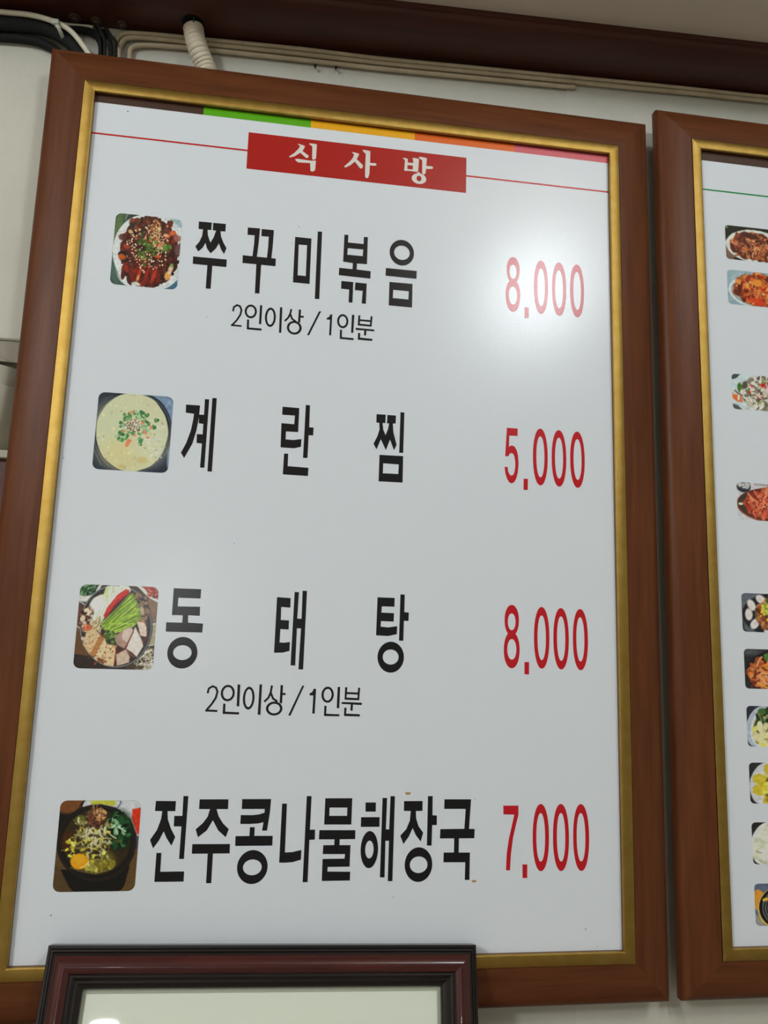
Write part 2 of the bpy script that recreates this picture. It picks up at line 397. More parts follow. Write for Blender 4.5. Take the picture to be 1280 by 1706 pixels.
TEXT = {
'dish name 1': [('P',[[(0.1214,0.7588),(0.1355,0.759),(0.1354,0.75),(0.1314,0.75),(0.1322,0.7434),(0.1354,0.7351),(0.1386,0.7419),(0.1406,0.7499),(0.1371,0.75),(0.1369,0.7589),(0.1508,0.7591),(0.1508,0.7499),(0.1455,0.7498),(0.1465,0.7434),(0.1496,0.7364),(0.1532,0.7305),(0.151,0.7232),(0.1476,0.7279),(0.1446,0.7352),(0.1419,0.7289),(0.1364,0.7225),(0.1322,0.7278),(0.1302,0.7343),(0.1274,0.728),(0.123,0.7233),(0.1196,0.7289),(0.1236,0.7351),(0.126,0.7421),(0.1265,0.7499),(0.1216,0.7499)]]),('P',[[(0.118,0.717),(0.1544,0.7171),(0.1544,0.7082),(0.1392,0.7082),(0.1391,0.6812),(0.1339,0.6811),(0.1339,0.7083),(0.1182,0.7083)]]),('P',[[(0.175,0.7575),(0.1884,0.7579),(0.1879,0.7405),(0.1868,0.7231),(0.1819,0.7235),(0.1829,0.7388),(0.1829,0.7489),(0.1751,0.7488)]]),('P',[[(0.1903,0.7574),(0.2038,0.7575),(0.2036,0.7388),(0.2028,0.723),(0.1978,0.7231),(0.1985,0.736),(0.1985,0.749),(0.1904,0.7488)]]),('P',[[(0.1714,0.724),(0.2077,0.7237),(0.2078,0.7146),(0.192,0.7147),(0.1919,0.6808),(0.187,0.6808),(0.1867,0.7148),(0.1715,0.7148)]]),('P',[[(0.2278,0.752),(0.2461,0.7519),(0.2464,0.6974),(0.2279,0.6976)],[(0.2322,0.7432),(0.2416,0.7433),(0.2418,0.7064),(0.2327,0.7064)]]),('P',[[(0.2528,0.7613),(0.2577,0.7614),(0.258,0.6806),(0.253,0.6805)]]),('P',[[(0.2831,0.7607),(0.2876,0.7608),(0.2875,0.7516),(0.3053,0.7516),(0.3054,0.7604),(0.3099,0.7604),(0.31,0.7275),(0.2986,0.7272),(0.2985,0.72),(0.3145,0.7195),(0.3144,0.7105),(0.2786,0.7112),(0.2787,0.72),(0.2938,0.7199),(0.2939,0.7272),(0.2828,0.7279)],[(0.2875,0.7447),(0.3051,0.7448),(0.3049,0.7368),(0.2872,0.7367)]]),('P',[[(0.2818,0.7045),(0.2952,0.7045),(0.2952,0.6799),(0.2908,0.6799),(0.2909,0.6951),(0.2818,0.6953)]]),('P',[[(0.2975,0.7043),(0.3105,0.7042),(0.3103,0.6799),(0.3056,0.68),(0.3062,0.695),(0.2974,0.6951)]]),('R',[0.34959,0.74566,0.01414,0.0157],[0.3497,0.74556,0.00903,0.0087],2.0),('P',[[(0.3318,0.7252),(0.3675,0.7251),(0.3673,0.7155),(0.3316,0.7158)]]),('P',[[(0.3363,0.7088),(0.3629,0.7089),(0.363,0.6804),(0.3363,0.6806)],[(0.3409,0.6997),(0.3588,0.6996),(0.3586,0.6897),(0.3407,0.6898)]])],
'portion note 1': [('P',[[(0.1658,0.6574),(0.1662,0.6618),(0.1687,0.6639),(0.1711,0.6632),(0.1727,0.6597),(0.1719,0.6547),(0.1684,0.6481),(0.1638,0.6422),(0.1653,0.6408),(0.17,0.6469),(0.1738,0.654),(0.1748,0.6601),(0.1726,0.665),(0.1684,0.6663),(0.1643,0.6629),(0.1638,0.6576)]]),('P',[[(0.1635,0.6425),(0.1749,0.6424),(0.1749,0.6405),(0.1634,0.6405)]]),('R',[0.1838,0.65919,0.00659,0.00793],[0.1838,0.65919,0.00436,0.00554],2.0),('P',[[(0.1934,0.6674),(0.1959,0.6674),(0.1958,0.6454),(0.1934,0.6454)]]),('P',[[(0.1804,0.6496),(0.1826,0.6496),(0.1829,0.6405),(0.1967,0.6405),(0.1965,0.6381),(0.1806,0.6382)]]),('R',[0.20536,0.65441,0.0059,0.01122],[0.20536,0.65441,0.00365,0.00861],2.0),('P',[[(0.2152,0.667),(0.2178,0.6671),(0.2181,0.6374),(0.2156,0.6374)]]),('P',[[(0.2268,0.6662),(0.2258,0.6607),(0.2239,0.6562),(0.2205,0.6521),(0.222,0.6507),(0.2256,0.6551),(0.2278,0.6601),(0.2288,0.6658)]]),('P',[[(0.2256,0.6601),(0.2283,0.654),(0.233,0.6507),(0.2342,0.6526),(0.23,0.6555),(0.2275,0.6611)]]),('P',[[(0.236,0.6663),(0.2385,0.6663),(0.2382,0.6512),(0.2357,0.6512)]]),('P',[[(0.2372,0.6592),(0.2419,0.6592),(0.2418,0.657),(0.2373,0.657)]]),('R',[0.232,0.64461,0.00812,0.00793],[0.2319,0.6446,0.00555,0.00554],2.0),('P',[[(0.2584,0.6664),(0.2607,0.6664),(0.2485,0.6372),(0.2463,0.6373)]]),('P',[[(0.2711,0.6638),(0.2732,0.6638),(0.2729,0.6392),(0.2706,0.6392),(0.2709,0.6574),(0.2672,0.6573),(0.2673,0.6593),(0.2697,0.6606)]]),('R',[0.28516,0.65707,0.00629,0.00826],[0.28516,0.65707,0.00398,0.00584],2.0),('P',[[(0.2951,0.6656),(0.2979,0.6656),(0.2974,0.6444),(0.2949,0.6444)]]),('P',[[(0.2824,0.6468),(0.2847,0.6468),(0.2848,0.6384),(0.298,0.6383),(0.2979,0.6359),(0.2826,0.6361)]]),('P',[[(0.3023,0.6656),(0.3046,0.6656),(0.3044,0.6611),(0.316,0.6611),(0.3161,0.6658),(0.3184,0.6657),(0.3177,0.6535),(0.3021,0.6536)],[(0.3044,0.6589),(0.3159,0.6589),(0.3158,0.6557),(0.3044,0.6558)]]),('P',[[(0.2999,0.6506),(0.3208,0.6504),(0.3209,0.6482),(0.312,0.6483),(0.3118,0.6426),(0.3094,0.6426),(0.3095,0.6483),(0.3,0.6481)]]),('P',[[(0.3028,0.6449),(0.3052,0.6448),(0.3051,0.6396),(0.3191,0.6392),(0.3189,0.6368),(0.3027,0.6369)]])],
'dish name 2': [('P',[[(0.1221,0.5487),(0.1367,0.5487),(0.1365,0.5367),(0.1348,0.5212),(0.1316,0.5066),(0.1242,0.4905),(0.1205,0.496),(0.1253,0.5072),(0.129,0.5208),(0.1306,0.5322),(0.1311,0.5392),(0.1225,0.5398)]]),('P',[[(0.1413,0.5561),(0.1458,0.5562),(0.1456,0.4814),(0.1412,0.4813),(0.1414,0.5073),(0.1358,0.5077),(0.1355,0.5173),(0.1415,0.5173),(0.1414,0.5288),(0.1366,0.5291),(0.1364,0.5387),(0.1415,0.5387)]]),('P',[[(0.149,0.5579),(0.1536,0.5581),(0.1536,0.4776),(0.149,0.4777)]]),('P',[[(0.2238,0.5538),(0.2418,0.5535),(0.2418,0.5266),(0.2288,0.5266),(0.2288,0.5178),(0.2368,0.5175),(0.2458,0.5192),(0.2456,0.5106),(0.2383,0.5085),(0.2239,0.5086),(0.2235,0.5354),(0.2372,0.5351),(0.2375,0.5448),(0.2238,0.5448)]]),('P',[[(0.2487,0.5576),(0.2532,0.5575),(0.2535,0.5329),(0.2583,0.5328),(0.2581,0.524),(0.2533,0.524),(0.2532,0.4987),(0.2484,0.4986)]]),('P',[[(0.228,0.502),(0.2324,0.5021),(0.2325,0.4885),(0.2547,0.488),(0.2545,0.479),(0.2278,0.4792)]]),('P',[[(0.3265,0.5528),(0.3367,0.5529),(0.3366,0.5433),(0.3334,0.5433),(0.3345,0.5359),(0.3372,0.5297),(0.3397,0.5367),(0.3407,0.5432),(0.3384,0.5432),(0.3386,0.5528),(0.3482,0.5527),(0.348,0.5437),(0.3449,0.5434),(0.3458,0.5335),(0.3498,0.5196),(0.347,0.5132),(0.3423,0.525),(0.3381,0.5129),(0.3321,0.5247),(0.3277,0.513),(0.3242,0.5191),(0.3283,0.5281),(0.3303,0.5356),(0.3299,0.5432),(0.3266,0.5432)]]),('P',[[(0.3531,0.5569),(0.3575,0.557),(0.3573,0.511),(0.3529,0.5109)]]),('P',[[(0.3312,0.5072),(0.3574,0.5074),(0.3575,0.4778),(0.3311,0.4777)],[(0.3356,0.498),(0.3528,0.4978),(0.3525,0.4871),(0.3354,0.4869)]])],
'dish name 3': [('P',[[(0.1234,0.354),(0.1508,0.354),(0.1508,0.3445),(0.1286,0.3445),(0.1286,0.3357),(0.151,0.3361),(0.1512,0.3269),(0.1396,0.3271),(0.14,0.3196),(0.155,0.3192),(0.1548,0.3101),(0.1186,0.31),(0.1185,0.3193),(0.1342,0.3194),(0.1343,0.3269),(0.1235,0.3268)]]),('R',[0.13653,0.28941,0.01483,0.01571],[0.13652,0.28951,0.00915,0.00739],2.0),('P',[[(0.2285,0.3488),(0.2426,0.3483),(0.2427,0.3384),(0.2333,0.3388),(0.2335,0.3254),(0.242,0.3252),(0.2421,0.3159),(0.2336,0.3161),(0.2334,0.3024),(0.2389,0.3023),(0.244,0.3033),(0.244,0.2941),(0.2373,0.2922),(0.2283,0.2918)]]),('P',[[(0.2464,0.3548),(0.2509,0.3548),(0.2504,0.3274),(0.2549,0.3273),(0.2546,0.3564),(0.2592,0.3564),(0.2589,0.2756),(0.254,0.2757),(0.2548,0.3174),(0.2505,0.3174),(0.2506,0.2794),(0.2458,0.2795)]]),('P',[[(0.3339,0.3525),(0.3523,0.3525),(0.3523,0.3432),(0.3388,0.3431),(0.3386,0.3366),(0.3521,0.3364),(0.3519,0.3275),(0.3384,0.3277),(0.3382,0.3219),(0.3461,0.3213),(0.3558,0.3229),(0.3556,0.3145),(0.3464,0.3123),(0.3336,0.3127)]]),('P',[[(0.3584,0.3565),(0.3631,0.3564),(0.3631,0.3379),(0.368,0.3376),(0.3678,0.3287),(0.3629,0.3288),(0.3628,0.3078),(0.3582,0.3079)]]),('R',[0.34986,0.29055,0.01402,0.01597],[0.34975,0.29066,0.00843,0.00777],2.0)],
'portion note 2': [('P',[[(0.1651,0.2497),(0.1659,0.254),(0.1689,0.2558),(0.1713,0.2548),(0.1727,0.2516),(0.1715,0.246),(0.168,0.24),(0.1635,0.2344),(0.1651,0.2331),(0.1697,0.2388),(0.1735,0.2452),(0.1748,0.2518),(0.1728,0.2563),(0.1686,0.2581),(0.1641,0.2552),(0.1631,0.2501)]]),('P',[[(0.1631,0.2341),(0.1749,0.2337),(0.1748,0.2317),(0.1628,0.2319)]]),('R',[0.18408,0.2505,0.00696,0.00815],[0.18408,0.2505,0.00471,0.00591],2.0),('P',[[(0.1934,0.2593),(0.1961,0.2591),(0.1962,0.2375),(0.1937,0.2377)]]),('P',[[(0.1802,0.2401),(0.1825,0.2399),(0.1826,0.2322),(0.1965,0.2318),(0.1964,0.2296),(0.1802,0.2299)]]),('R',[0.20526,0.24591,0.00585,0.01133],[0.20526,0.24591,0.00358,0.00888],2.0),('P',[[(0.2154,0.2597),(0.2179,0.2598),(0.2179,0.2295),(0.2152,0.2297)]]),('P',[[(0.2269,0.2591),(0.226,0.252),(0.2241,0.2472),(0.2203,0.2434),(0.2218,0.2419),(0.2259,0.246),(0.2281,0.2515),(0.229,0.2588)]]),('P',[[(0.2261,0.2514),(0.2288,0.2454),(0.2338,0.242),(0.235,0.2437),(0.2305,0.2467),(0.228,0.2522)]]),('P',[[(0.2367,0.2596),(0.2392,0.2594),(0.2391,0.2413),(0.2366,0.2415)]]),('P',[[(0.2379,0.2518),(0.2423,0.2516),(0.2422,0.2496),(0.238,0.2497)]]),('R',[0.23141,0.23606,0.00832,0.00694],[0.23141,0.23606,0.00582,0.0047],2.0),('P',[[(0.2588,0.2594),(0.2609,0.2595),(0.2482,0.2292),(0.2459,0.2294)]]),('P',[[(0.2707,0.2566),(0.2731,0.2564),(0.2727,0.2316),(0.2702,0.2318),(0.2706,0.2497),(0.2666,0.2498),(0.2667,0.2519),(0.2692,0.253)]]),('R',[0.2852,0.25083,0.00637,0.00809],[0.2852,0.25083,0.00403,0.00581],2.0),('P',[[(0.2953,0.2589),(0.2979,0.259),(0.2977,0.2374),(0.2951,0.2376)]]),('P',[[(0.2823,0.2398),(0.2846,0.2396),(0.2845,0.2318),(0.2983,0.2314),(0.298,0.2294),(0.2823,0.2295)]]),('P',[[(0.303,0.2587),(0.3054,0.2587),(0.3051,0.2539),(0.3163,0.2537),(0.3166,0.2585),(0.3187,0.2586),(0.3181,0.2458),(0.3029,0.2462)],[(0.305,0.2518),(0.3164,0.2516),(0.3163,0.2481),(0.3049,0.2483)]]),('P',[[(0.3,0.2438),(0.321,0.2434),(0.321,0.2411),(0.3118,0.2414),(0.3116,0.2352),(0.3093,0.2353),(0.3095,0.2415),(0.3,0.2418)]]),('P',[[(0.303,0.2381),(0.3053,0.2382),(0.3051,0.2322),(0.3194,0.2318),(0.3191,0.2295),(0.3029,0.2298)]])],
'dish name 4': [('P',[[(0.1213,0.1462),(0.1404,0.146),(0.1405,0.1366),(0.1331,0.1366),(0.1339,0.129),(0.1374,0.1205),(0.1421,0.1126),(0.1391,0.1046),(0.134,0.1114),(0.1308,0.1178),(0.127,0.1096),(0.1219,0.1022),(0.1184,0.11),(0.1244,0.1193),(0.1274,0.1291),(0.1281,0.1366),(0.1211,0.1368)]]),('P',[[(0.1473,0.1508),(0.152,0.1508),(0.1518,0.0922),(0.1472,0.0923),(0.1473,0.1223),(0.14,0.1224),(0.1398,0.1322),(0.1475,0.1322)]]),('P',[[(0.1254,0.098),(0.1301,0.098),(0.1303,0.0808),(0.1529,0.0808),(0.1529,0.0715),(0.1254,0.0716)]]),('P',[[(0.1631,0.1477),(0.1911,0.1478),(0.1912,0.1385),(0.1801,0.1385),(0.1827,0.1314),(0.1873,0.1249),(0.1931,0.1196),(0.1906,0.1121),(0.1829,0.1185),(0.1772,0.128),(0.1719,0.1185),(0.1638,0.1122),(0.1611,0.1196),(0.1676,0.1253),(0.1719,0.1314),(0.1737,0.1385),(0.1631,0.1386)]]),('P',[[(0.1589,0.1059),(0.1951,0.1058),(0.1953,0.097),(0.1792,0.097),(0.1793,0.0697),(0.1744,0.0698),(0.1742,0.0969),(0.159,0.097)]]),('P',[[(0.2045,0.148),(0.233,0.1481),(0.2325,0.1357),(0.2305,0.1181),(0.2256,0.1181),(0.2266,0.126),(0.2215,0.1249),(0.2125,0.1244),(0.2039,0.1245),(0.204,0.1329),(0.2159,0.1328),(0.2223,0.1336),(0.2271,0.1351),(0.2272,0.1386),(0.2046,0.1386)]]),('P',[[(0.2135,0.1215),(0.2183,0.1214),(0.2184,0.1133),(0.2364,0.1132),(0.2364,0.104),(0.2002,0.1039),(0.2,0.1131),(0.2136,0.1132)]]),('R',[0.21808,0.0842,0.01483,0.01577],[0.21809,0.0839,0.00911,0.0073],2.0),('P',[[(0.2441,0.1437),(0.2489,0.1437),(0.2492,0.0975),(0.2565,0.0978),(0.2654,0.0998),(0.2653,0.0906),(0.257,0.0883),(0.2492,0.0879),(0.244,0.088)]]),('P',[[(0.2684,0.151),(0.2732,0.151),(0.273,0.1188),(0.2781,0.1189),(0.2783,0.1094),(0.2729,0.1092),(0.2729,0.0695),(0.268,0.0696)]]),('P',[[(0.2871,0.1489),(0.3145,0.149),(0.3144,0.1236),(0.287,0.1237)],[(0.2918,0.1399),(0.3098,0.1399),(0.3098,0.132),(0.2919,0.132)]]),('P',[[(0.2825,0.1184),(0.3187,0.1182),(0.3188,0.1097),(0.3032,0.1096),(0.3033,0.104),(0.3143,0.104),(0.3142,0.0836),(0.2922,0.0835),(0.2921,0.0792),(0.315,0.0788),(0.3149,0.0705),(0.2869,0.0704),(0.2868,0.0911),(0.3088,0.0912),(0.3091,0.0955),(0.2868,0.0957),(0.287,0.1041),(0.2979,0.1041),(0.298,0.1095),(0.2824,0.1096)]]),('P',[[(0.3282,0.1449),(0.3388,0.1449),(0.3389,0.136),(0.3284,0.136)]]),('P',[[(0.3241,0.1307),(0.3431,0.1307),(0.3431,0.1213),(0.3241,0.1213)]]),('R',[0.33355,0.09964,0.00884,0.0177],[0.33361,0.09964,0.00426,0.00844],2.0),('P',[[(0.3455,0.1493),(0.3502,0.1493),(0.3498,0.1189),(0.3532,0.1188),(0.3537,0.1511),(0.3582,0.1511),(0.3579,0.0694),(0.3532,0.0695),(0.3533,0.1079),(0.3497,0.1079),(0.3498,0.073),(0.3451,0.0732)]]),('P',[[(0.3678,0.1463),(0.3871,0.1464),(0.3872,0.1367),(0.3803,0.1366),(0.3808,0.1292),(0.3835,0.1218),(0.3884,0.1155),(0.386,0.1069),(0.3807,0.1133),(0.3774,0.12),(0.3737,0.112),(0.3682,0.1046),(0.3648,0.1127),(0.3708,0.119),(0.3743,0.1273),(0.375,0.1366),(0.3679,0.1367)]]),('P',[[(0.3926,0.1511),(0.3976,0.1512),(0.3977,0.1324),(0.4023,0.1322),(0.4024,0.1228),(0.3976,0.1228),(0.3974,0.1029),(0.3925,0.1031)]]),('R',[0.38425,0.08487,0.0142,0.01656],[0.38439,0.08474,0.00906,0.0079],2.0),('P',[[(0.41,0.1481),(0.4382,0.1481),(0.4372,0.133),(0.4364,0.119),(0.4423,0.1189),(0.442,0.1098),(0.4258,0.1098),(0.4258,0.0961),(0.4376,0.096),(0.4374,0.0696),(0.4325,0.0697),(0.4328,0.0866),(0.41,0.0868),(0.4101,0.0962),(0.4208,0.0962),(0.4209,0.1098),(0.4059,0.1098),(0.4062,0.1189),(0.4314,0.1191),(0.4322,0.1317),(0.4325,0.1386),(0.4099,0.1386)]])],
'price 1': [('R',[0.48152,0.73775,0.00774,0.01628],[0.48138,0.73574,0.00422,0.00882],2.1),('R',[0.48132,0.70637,0.00871,0.02005],[0.48137,0.70637,0.00501,0.01111],2.1),('P',[[(0.4953,0.693),(0.5004,0.6934),(0.5002,0.6805),(0.4953,0.6802)]]),('R',[0.5152,0.71994,0.00856,0.0332],[0.5154,0.7199,0.00456,0.02361],2.15),('R',[0.53737,0.71973,0.00867,0.03325],[0.53727,0.71962,0.00485,0.02367],2.15),('R',[0.55928,0.7197,0.00857,0.03308],[0.55943,0.71966,0.00467,0.02375],2.15)],
'price 2': [('P',[[(0.4748,0.5476),(0.4874,0.5475),(0.4872,0.5389),(0.4776,0.5387),(0.4772,0.5256),(0.4786,0.5269),(0.4809,0.5275),(0.4838,0.5264),(0.4862,0.5226),(0.4878,0.5164),(0.4884,0.5068),(0.4876,0.4971),(0.4856,0.4892),(0.4832,0.4854),(0.4805,0.4841),(0.4778,0.4851),(0.4754,0.4886),(0.4734,0.4943),(0.4723,0.5024),(0.4757,0.5026),(0.4765,0.4974),(0.4781,0.4941),(0.4802,0.4928),(0.4824,0.494),(0.4839,0.4978),(0.4847,0.5046),(0.4845,0.5104),(0.4833,0.5161),(0.4816,0.5184),(0.48,0.5188),(0.478,0.5177),(0.4766,0.5147),(0.4729,0.5147)]]),('P',[[(0.4944,0.4902),(0.4993,0.4904),(0.4992,0.4776),(0.4942,0.4776)]]),('R',[0.51381,0.51651,0.00864,0.03274],[0.51386,0.51666,0.00474,0.02363],2.15),('R',[0.53571,0.51629,0.0086,0.03269],[0.53577,0.51648,0.00477,0.0237],2.15),('R',[0.55752,0.51614,0.00861,0.03265],[0.55767,0.51625,0.00475,0.02363],2.15)],
'price 3': [('R',[0.48116,0.33317,0.00803,0.01651],[0.48107,0.33158,0.00425,0.00895],2.1),('R',[0.48122,0.30161,0.00878,0.01935],[0.48131,0.30224,0.00502,0.01086],2.1),('P',[[(0.4954,0.2892),(0.5006,0.2893),(0.5005,0.2761),(0.4954,0.2763)]]),('R',[0.51477,0.31564,0.00871,0.03297],[0.51477,0.31559,0.00471,0.02389],2.15),('R',[0.53673,0.31524,0.00877,0.03295],[0.53678,0.31538,0.00469,0.02384],2.15),('R',[0.55875,0.31498,0.00863,0.03297],[0.55866,0.31521,0.00458,0.02383],2.15)],
'price 4': [('P',[[(0.4727,0.1419),(0.489,0.1419),(0.489,0.1323),(0.4869,0.1248),(0.4834,0.1107),(0.4812,0.095),(0.4801,0.0784),(0.4758,0.0784),(0.4766,0.095),(0.4788,0.109),(0.482,0.1223),(0.4845,0.1329),(0.4728,0.1332)]]),('P',[[(0.4934,0.084),(0.4986,0.0839),(0.4985,0.0707),(0.4935,0.0708)]]),('R',[0.51322,0.11037,0.00882,0.03316],[0.51308,0.1105,0.00475,0.02387],2.15),('R',[0.53509,0.11034,0.00874,0.0332],[0.53518,0.11043,0.0046,0.02401],2.15),('R',[0.55717,0.11023,0.0088,0.03324],[0.55703,0.11036,0.00477,0.02405],2.15)],
'title': [('P',[[(0.2249,0.8668),(0.2311,0.8657),(0.2336,0.8648),(0.2324,0.8608),(0.2308,0.8585),(0.2385,0.8531),(0.2376,0.8506),(0.2355,0.85),(0.2287,0.8558),(0.2225,0.8506),(0.2171,0.8484),(0.2163,0.8495),(0.2222,0.855),(0.2263,0.8603),(0.2279,0.864)]]),('P',[[(0.2382,0.8689),(0.2419,0.869),(0.247,0.8689),(0.2471,0.8662),(0.2468,0.8505),(0.2442,0.8487),(0.2424,0.8496),(0.242,0.8655),(0.2383,0.8679)]]),('P',[[(0.2231,0.8472),(0.2262,0.8479),(0.2407,0.8473),(0.2469,0.8481),(0.2465,0.8366),(0.2442,0.834),(0.2412,0.8344),(0.2404,0.8443),(0.2271,0.8434),(0.2242,0.845)]]),('P',[[(0.2875,0.8641),(0.2926,0.8639),(0.2964,0.8628),(0.295,0.8586),(0.2936,0.856),(0.3013,0.849),(0.3007,0.8454),(0.2982,0.8446),(0.2916,0.8526),(0.2866,0.8472),(0.2809,0.8437),(0.2794,0.8447),(0.285,0.851),(0.2889,0.8562),(0.2905,0.8613)]]),('P',[[(0.3003,0.8686),(0.3043,0.8686),(0.3092,0.868),(0.3094,0.8529),(0.3152,0.8536),(0.3171,0.8525),(0.3163,0.8505),(0.3138,0.85),(0.3092,0.85),(0.309,0.8387),(0.3077,0.8341),(0.3059,0.8332),(0.3041,0.8349),(0.3039,0.8493),(0.304,0.8638),(0.3006,0.8669)]]),('P',[[(0.3472,0.8644),(0.3511,0.8645),(0.3536,0.8635),(0.3534,0.8591),(0.36,0.8592),(0.3599,0.8635),(0.3586,0.8655),(0.3622,0.8659),(0.3668,0.8652),(0.3662,0.8497),(0.365,0.8484),(0.3548,0.8487),(0.3511,0.848),(0.3496,0.8488),(0.3503,0.8615)],[(0.3534,0.8558),(0.3599,0.8558),(0.3597,0.8509),(0.3533,0.8507)]]),('P',[[(0.3669,0.8681),(0.3709,0.8682),(0.3762,0.8675),(0.3757,0.8574),(0.3825,0.8577),(0.384,0.8563),(0.383,0.8546),(0.3755,0.8536),(0.3749,0.8476),(0.3729,0.846),(0.3711,0.8471),(0.3707,0.8641),(0.3672,0.8661)]]),('R',[0.36742,0.84019,0.00864,0.00669],[0.36742,0.84035,0.00293,0.00353],2.0),('P',[[(0.3651,0.8476),(0.3676,0.8486),(0.369,0.846),(0.3648,0.8452)]])],
}
word('title', WHITEP, 'white brush-style syllable of the title')
for k, what in ((1, 'first'), (2, 'second'), (3, 'third'), (4, 'fourth')):
    word('dish name %d' % k, BLACK, 'bold black syllable in the name of the %s dish' % what)
    word('price %d' % k, RED, 'red numeral in the price of the %s dish' % what, 'digit')
word('portion note 1', BLACK, 'thin black character of the portion note under the first dish')
word('portion note 2', BLACK, 'thin black character of the portion note under the third dish')
SP = [(0.0354, 0.8818, .0007), (0.2313, 0.7645, .0005), (0.2242, 0.7441, .0004), (0.2269, 0.7027, .0004), (0.1374, 0.6486, .0004), (0.561, 0.0204, .0006),
      (0.5731, 0.0034, .0004), (0.0731, 0.0826, .0005), (0.033, 0.0431, .0006), (0.1811, 0.403, .0004), (0.0037, 0.483, .0005), (0.359, 0.0541, .0004), (.4423, .1480, .0004)]
flat('dirt_speck', [[[(x+r*math.cos(a), z+r*math.sin(a)*1.3) for a in (0, .9, 1.8, 2.8, 3.8, 4.7, 5.5)]] for x, z, r in SP], .0058, FLY, sh1, 'tiny dark dirt specks', 'stuff')
for x, z, r in ((.3717, .1537, .0028), (.4422, .0683, .0024)):
    flat('stain', [[[(x+r*(1+.25*math.sin(3*a))*math.cos(a), z+r*.6*(1+.3*math.cos(2*a))*math.sin(a)) for a in [i*.52 for i in range(12)]]]], .0058, STAIN, sh1, 'brown food stain')

def clip_corners(p): pass
# --- photo 1: stir-fried spicy dish on a white oval plate
p = Painter([(163, 97), (1170, 173), (1108, 1262), (67, 1180)], 150, 176, (196, 203, 206), 3)
p.poly([(40, 60), (520, 125), (300, 300), (160, 520), (110, 760), (190, 1080), (280, 1200), (40, 1200)], (52, 74, 62))
p.ell(200, 320, 60, 330, (92, 116, 66), 8, .8, 60); p.ell(150, 900, 80, 300, (82, 110, 108), 0, .6, 90); p.line([(300, 100), (320, 240)], 22, (140, 165, 150), .7, 20)
p.line([(400, 130), (300, 300)], 70, (40, 50, 44), .7, 50)
p.poly([(1000, 170), (1180, 190), (1170, 320), (1110, 280)], (140, 172, 178)); p.poly([(1110, 1110), (960, 1250), (1120, 1290)], (60, 100, 124))
p.ell(640, 690, 525, 590, (204, 211, 212)); p.ell(660, 700, 470, 540, (186, 192, 192), 0, .35, 60)
p.ell(680, 690, 445, 530, (66, 24, 18), 0, 1, None, .03)
D1 = [(62, 22, 17), (84, 28, 20), (46, 20, 16), (104, 38, 26), (34, 16, 14), (78, 46, 36)]
p.splats(480, (680, 690, 450, 520), (14, 46), D1, 1.5)
p.splats(60, (690, 260, 330, 110), (18, 40), [(110, 56, 42), (84, 42, 34), (60, 40, 32)], 1.4)
p.splats(50, (560, 1000, 300, 200), (14, 38), [(122, 32, 20), (96, 26, 18), (66, 18, 15)], 2.2, rotr=(60, 120))
p.splats(34, (900, 420, 230, 220), (12, 30), [(150, 66, 42), (120, 44, 30), (180, 100, 70)], 1.4)
for a in ((250, 770, 55, 45, (190, 90, 30)), (330, 610, 50, 35, (170, 60, 40)), (1030, 390, 55, 26, (214, 110, 60)), (930, 430, 34, 26, (236, 170, 130)), (770, 750, 70, 22, (210, 90, 40)),
          (960, 1050, 50, 70, (220, 160, 90)), (1000, 950, 36, 80, (214, 190, 160)), (520, 1020, 26, 100, (200, 50, 24)), (500, 1090, 20, 45, (216, 150, 70)), (740, 1060, 30, 110, (176, 50, 26)),
          (640, 1010, 22, 120, (150, 36, 22)), (1130, 640, 70, 95, (104, 72, 74)), (1100, 470, 60, 50, (150, 96, 84)), (260, 470, 60, 50, (84, 44, 36)), (380, 380, 34, 30, (214, 180, 130)),
          (1020, 890, 26, 26, (110, 150, 60)), (480, 1175, 60, 28, (214, 214, 204)), (400, 300, 40, 50, (40, 44, 34))):
    p.ell(*a[:4], a[4], 20, .9, 18, .05)
p.splats(190, (640, 640, 330, 360), (5, 11), [(226, 190, 150), (214, 172, 130), (240, 214, 180)], 1.5)
p.splats(110, (770, 420, 90, 230), (5, 11), [(214, 180, 130), (190, 150, 100)], 1.4)
p.splats(46, (620, 640, 170, 260), (12, 26), [(66, 100, 34), (50, 84, 30), (96, 130, 56)], 1.3)
p.splats(26, (900, 620, 110, 60), (12, 26), [(66, 100, 34), (96, 130, 56), (226, 190, 150)], 1.3)
p.noise(.12, 3)
p.build(.0330, .7592, .1036, .6765, Y1, sh1, 'square photo of a spicy red stir-fry on a white plate')
# --- photo 2: steamed egg in a black stone bowl
p = Painter([(165, 72), (1222, 140), (1160, 1222), (83, 1165)], 150, 164, (44, 52, 64), 5)
p.poly([(880, 100), (1260, 130), (1200, 1240), (1130, 1240), (1180, 560), (1060, 300)], (112, 136, 164)); p.noise(.1, 6)
p.line([(1180, 180), (1090, 330)], 12, (168, 186, 204), .6, 20)
p.ell(650, 640, 560, 600, (34, 40, 50)); p.ring(650, 660, 545, 575, 14, (120, 134, 150), .5)
p.poly([(780, 1190), (1100, 960), (1180, 1240)], (40, 46, 60))
p.line([(110, 900), (160, 1010), (215, 1110)], 10, (120, 126, 130), .7)
p.ell(640, 645, 508, 560, (198, 200, 166), 0, 1, None, .006); p.ell(400, 500, 300, 300, (192, 200, 166), 0, .5, 200); p.ell(560, 950, 340, 220, (206, 196, 140), 0, .7, 200)
p.ell(900, 800, 250, 300, (202, 208, 180), 0, .6, 200); p.ell(790, 1040, 80, 45, (196, 176, 110), 0, .7, 40); p.ell(500, 1130, 60, 30, (190, 170, 100), 0, .6, 30)
p.splats(150, (640, 640, 490, 540), (8, 22), [(206, 208, 176), (188, 192, 156), (200, 198, 160)], 1.2, .5)
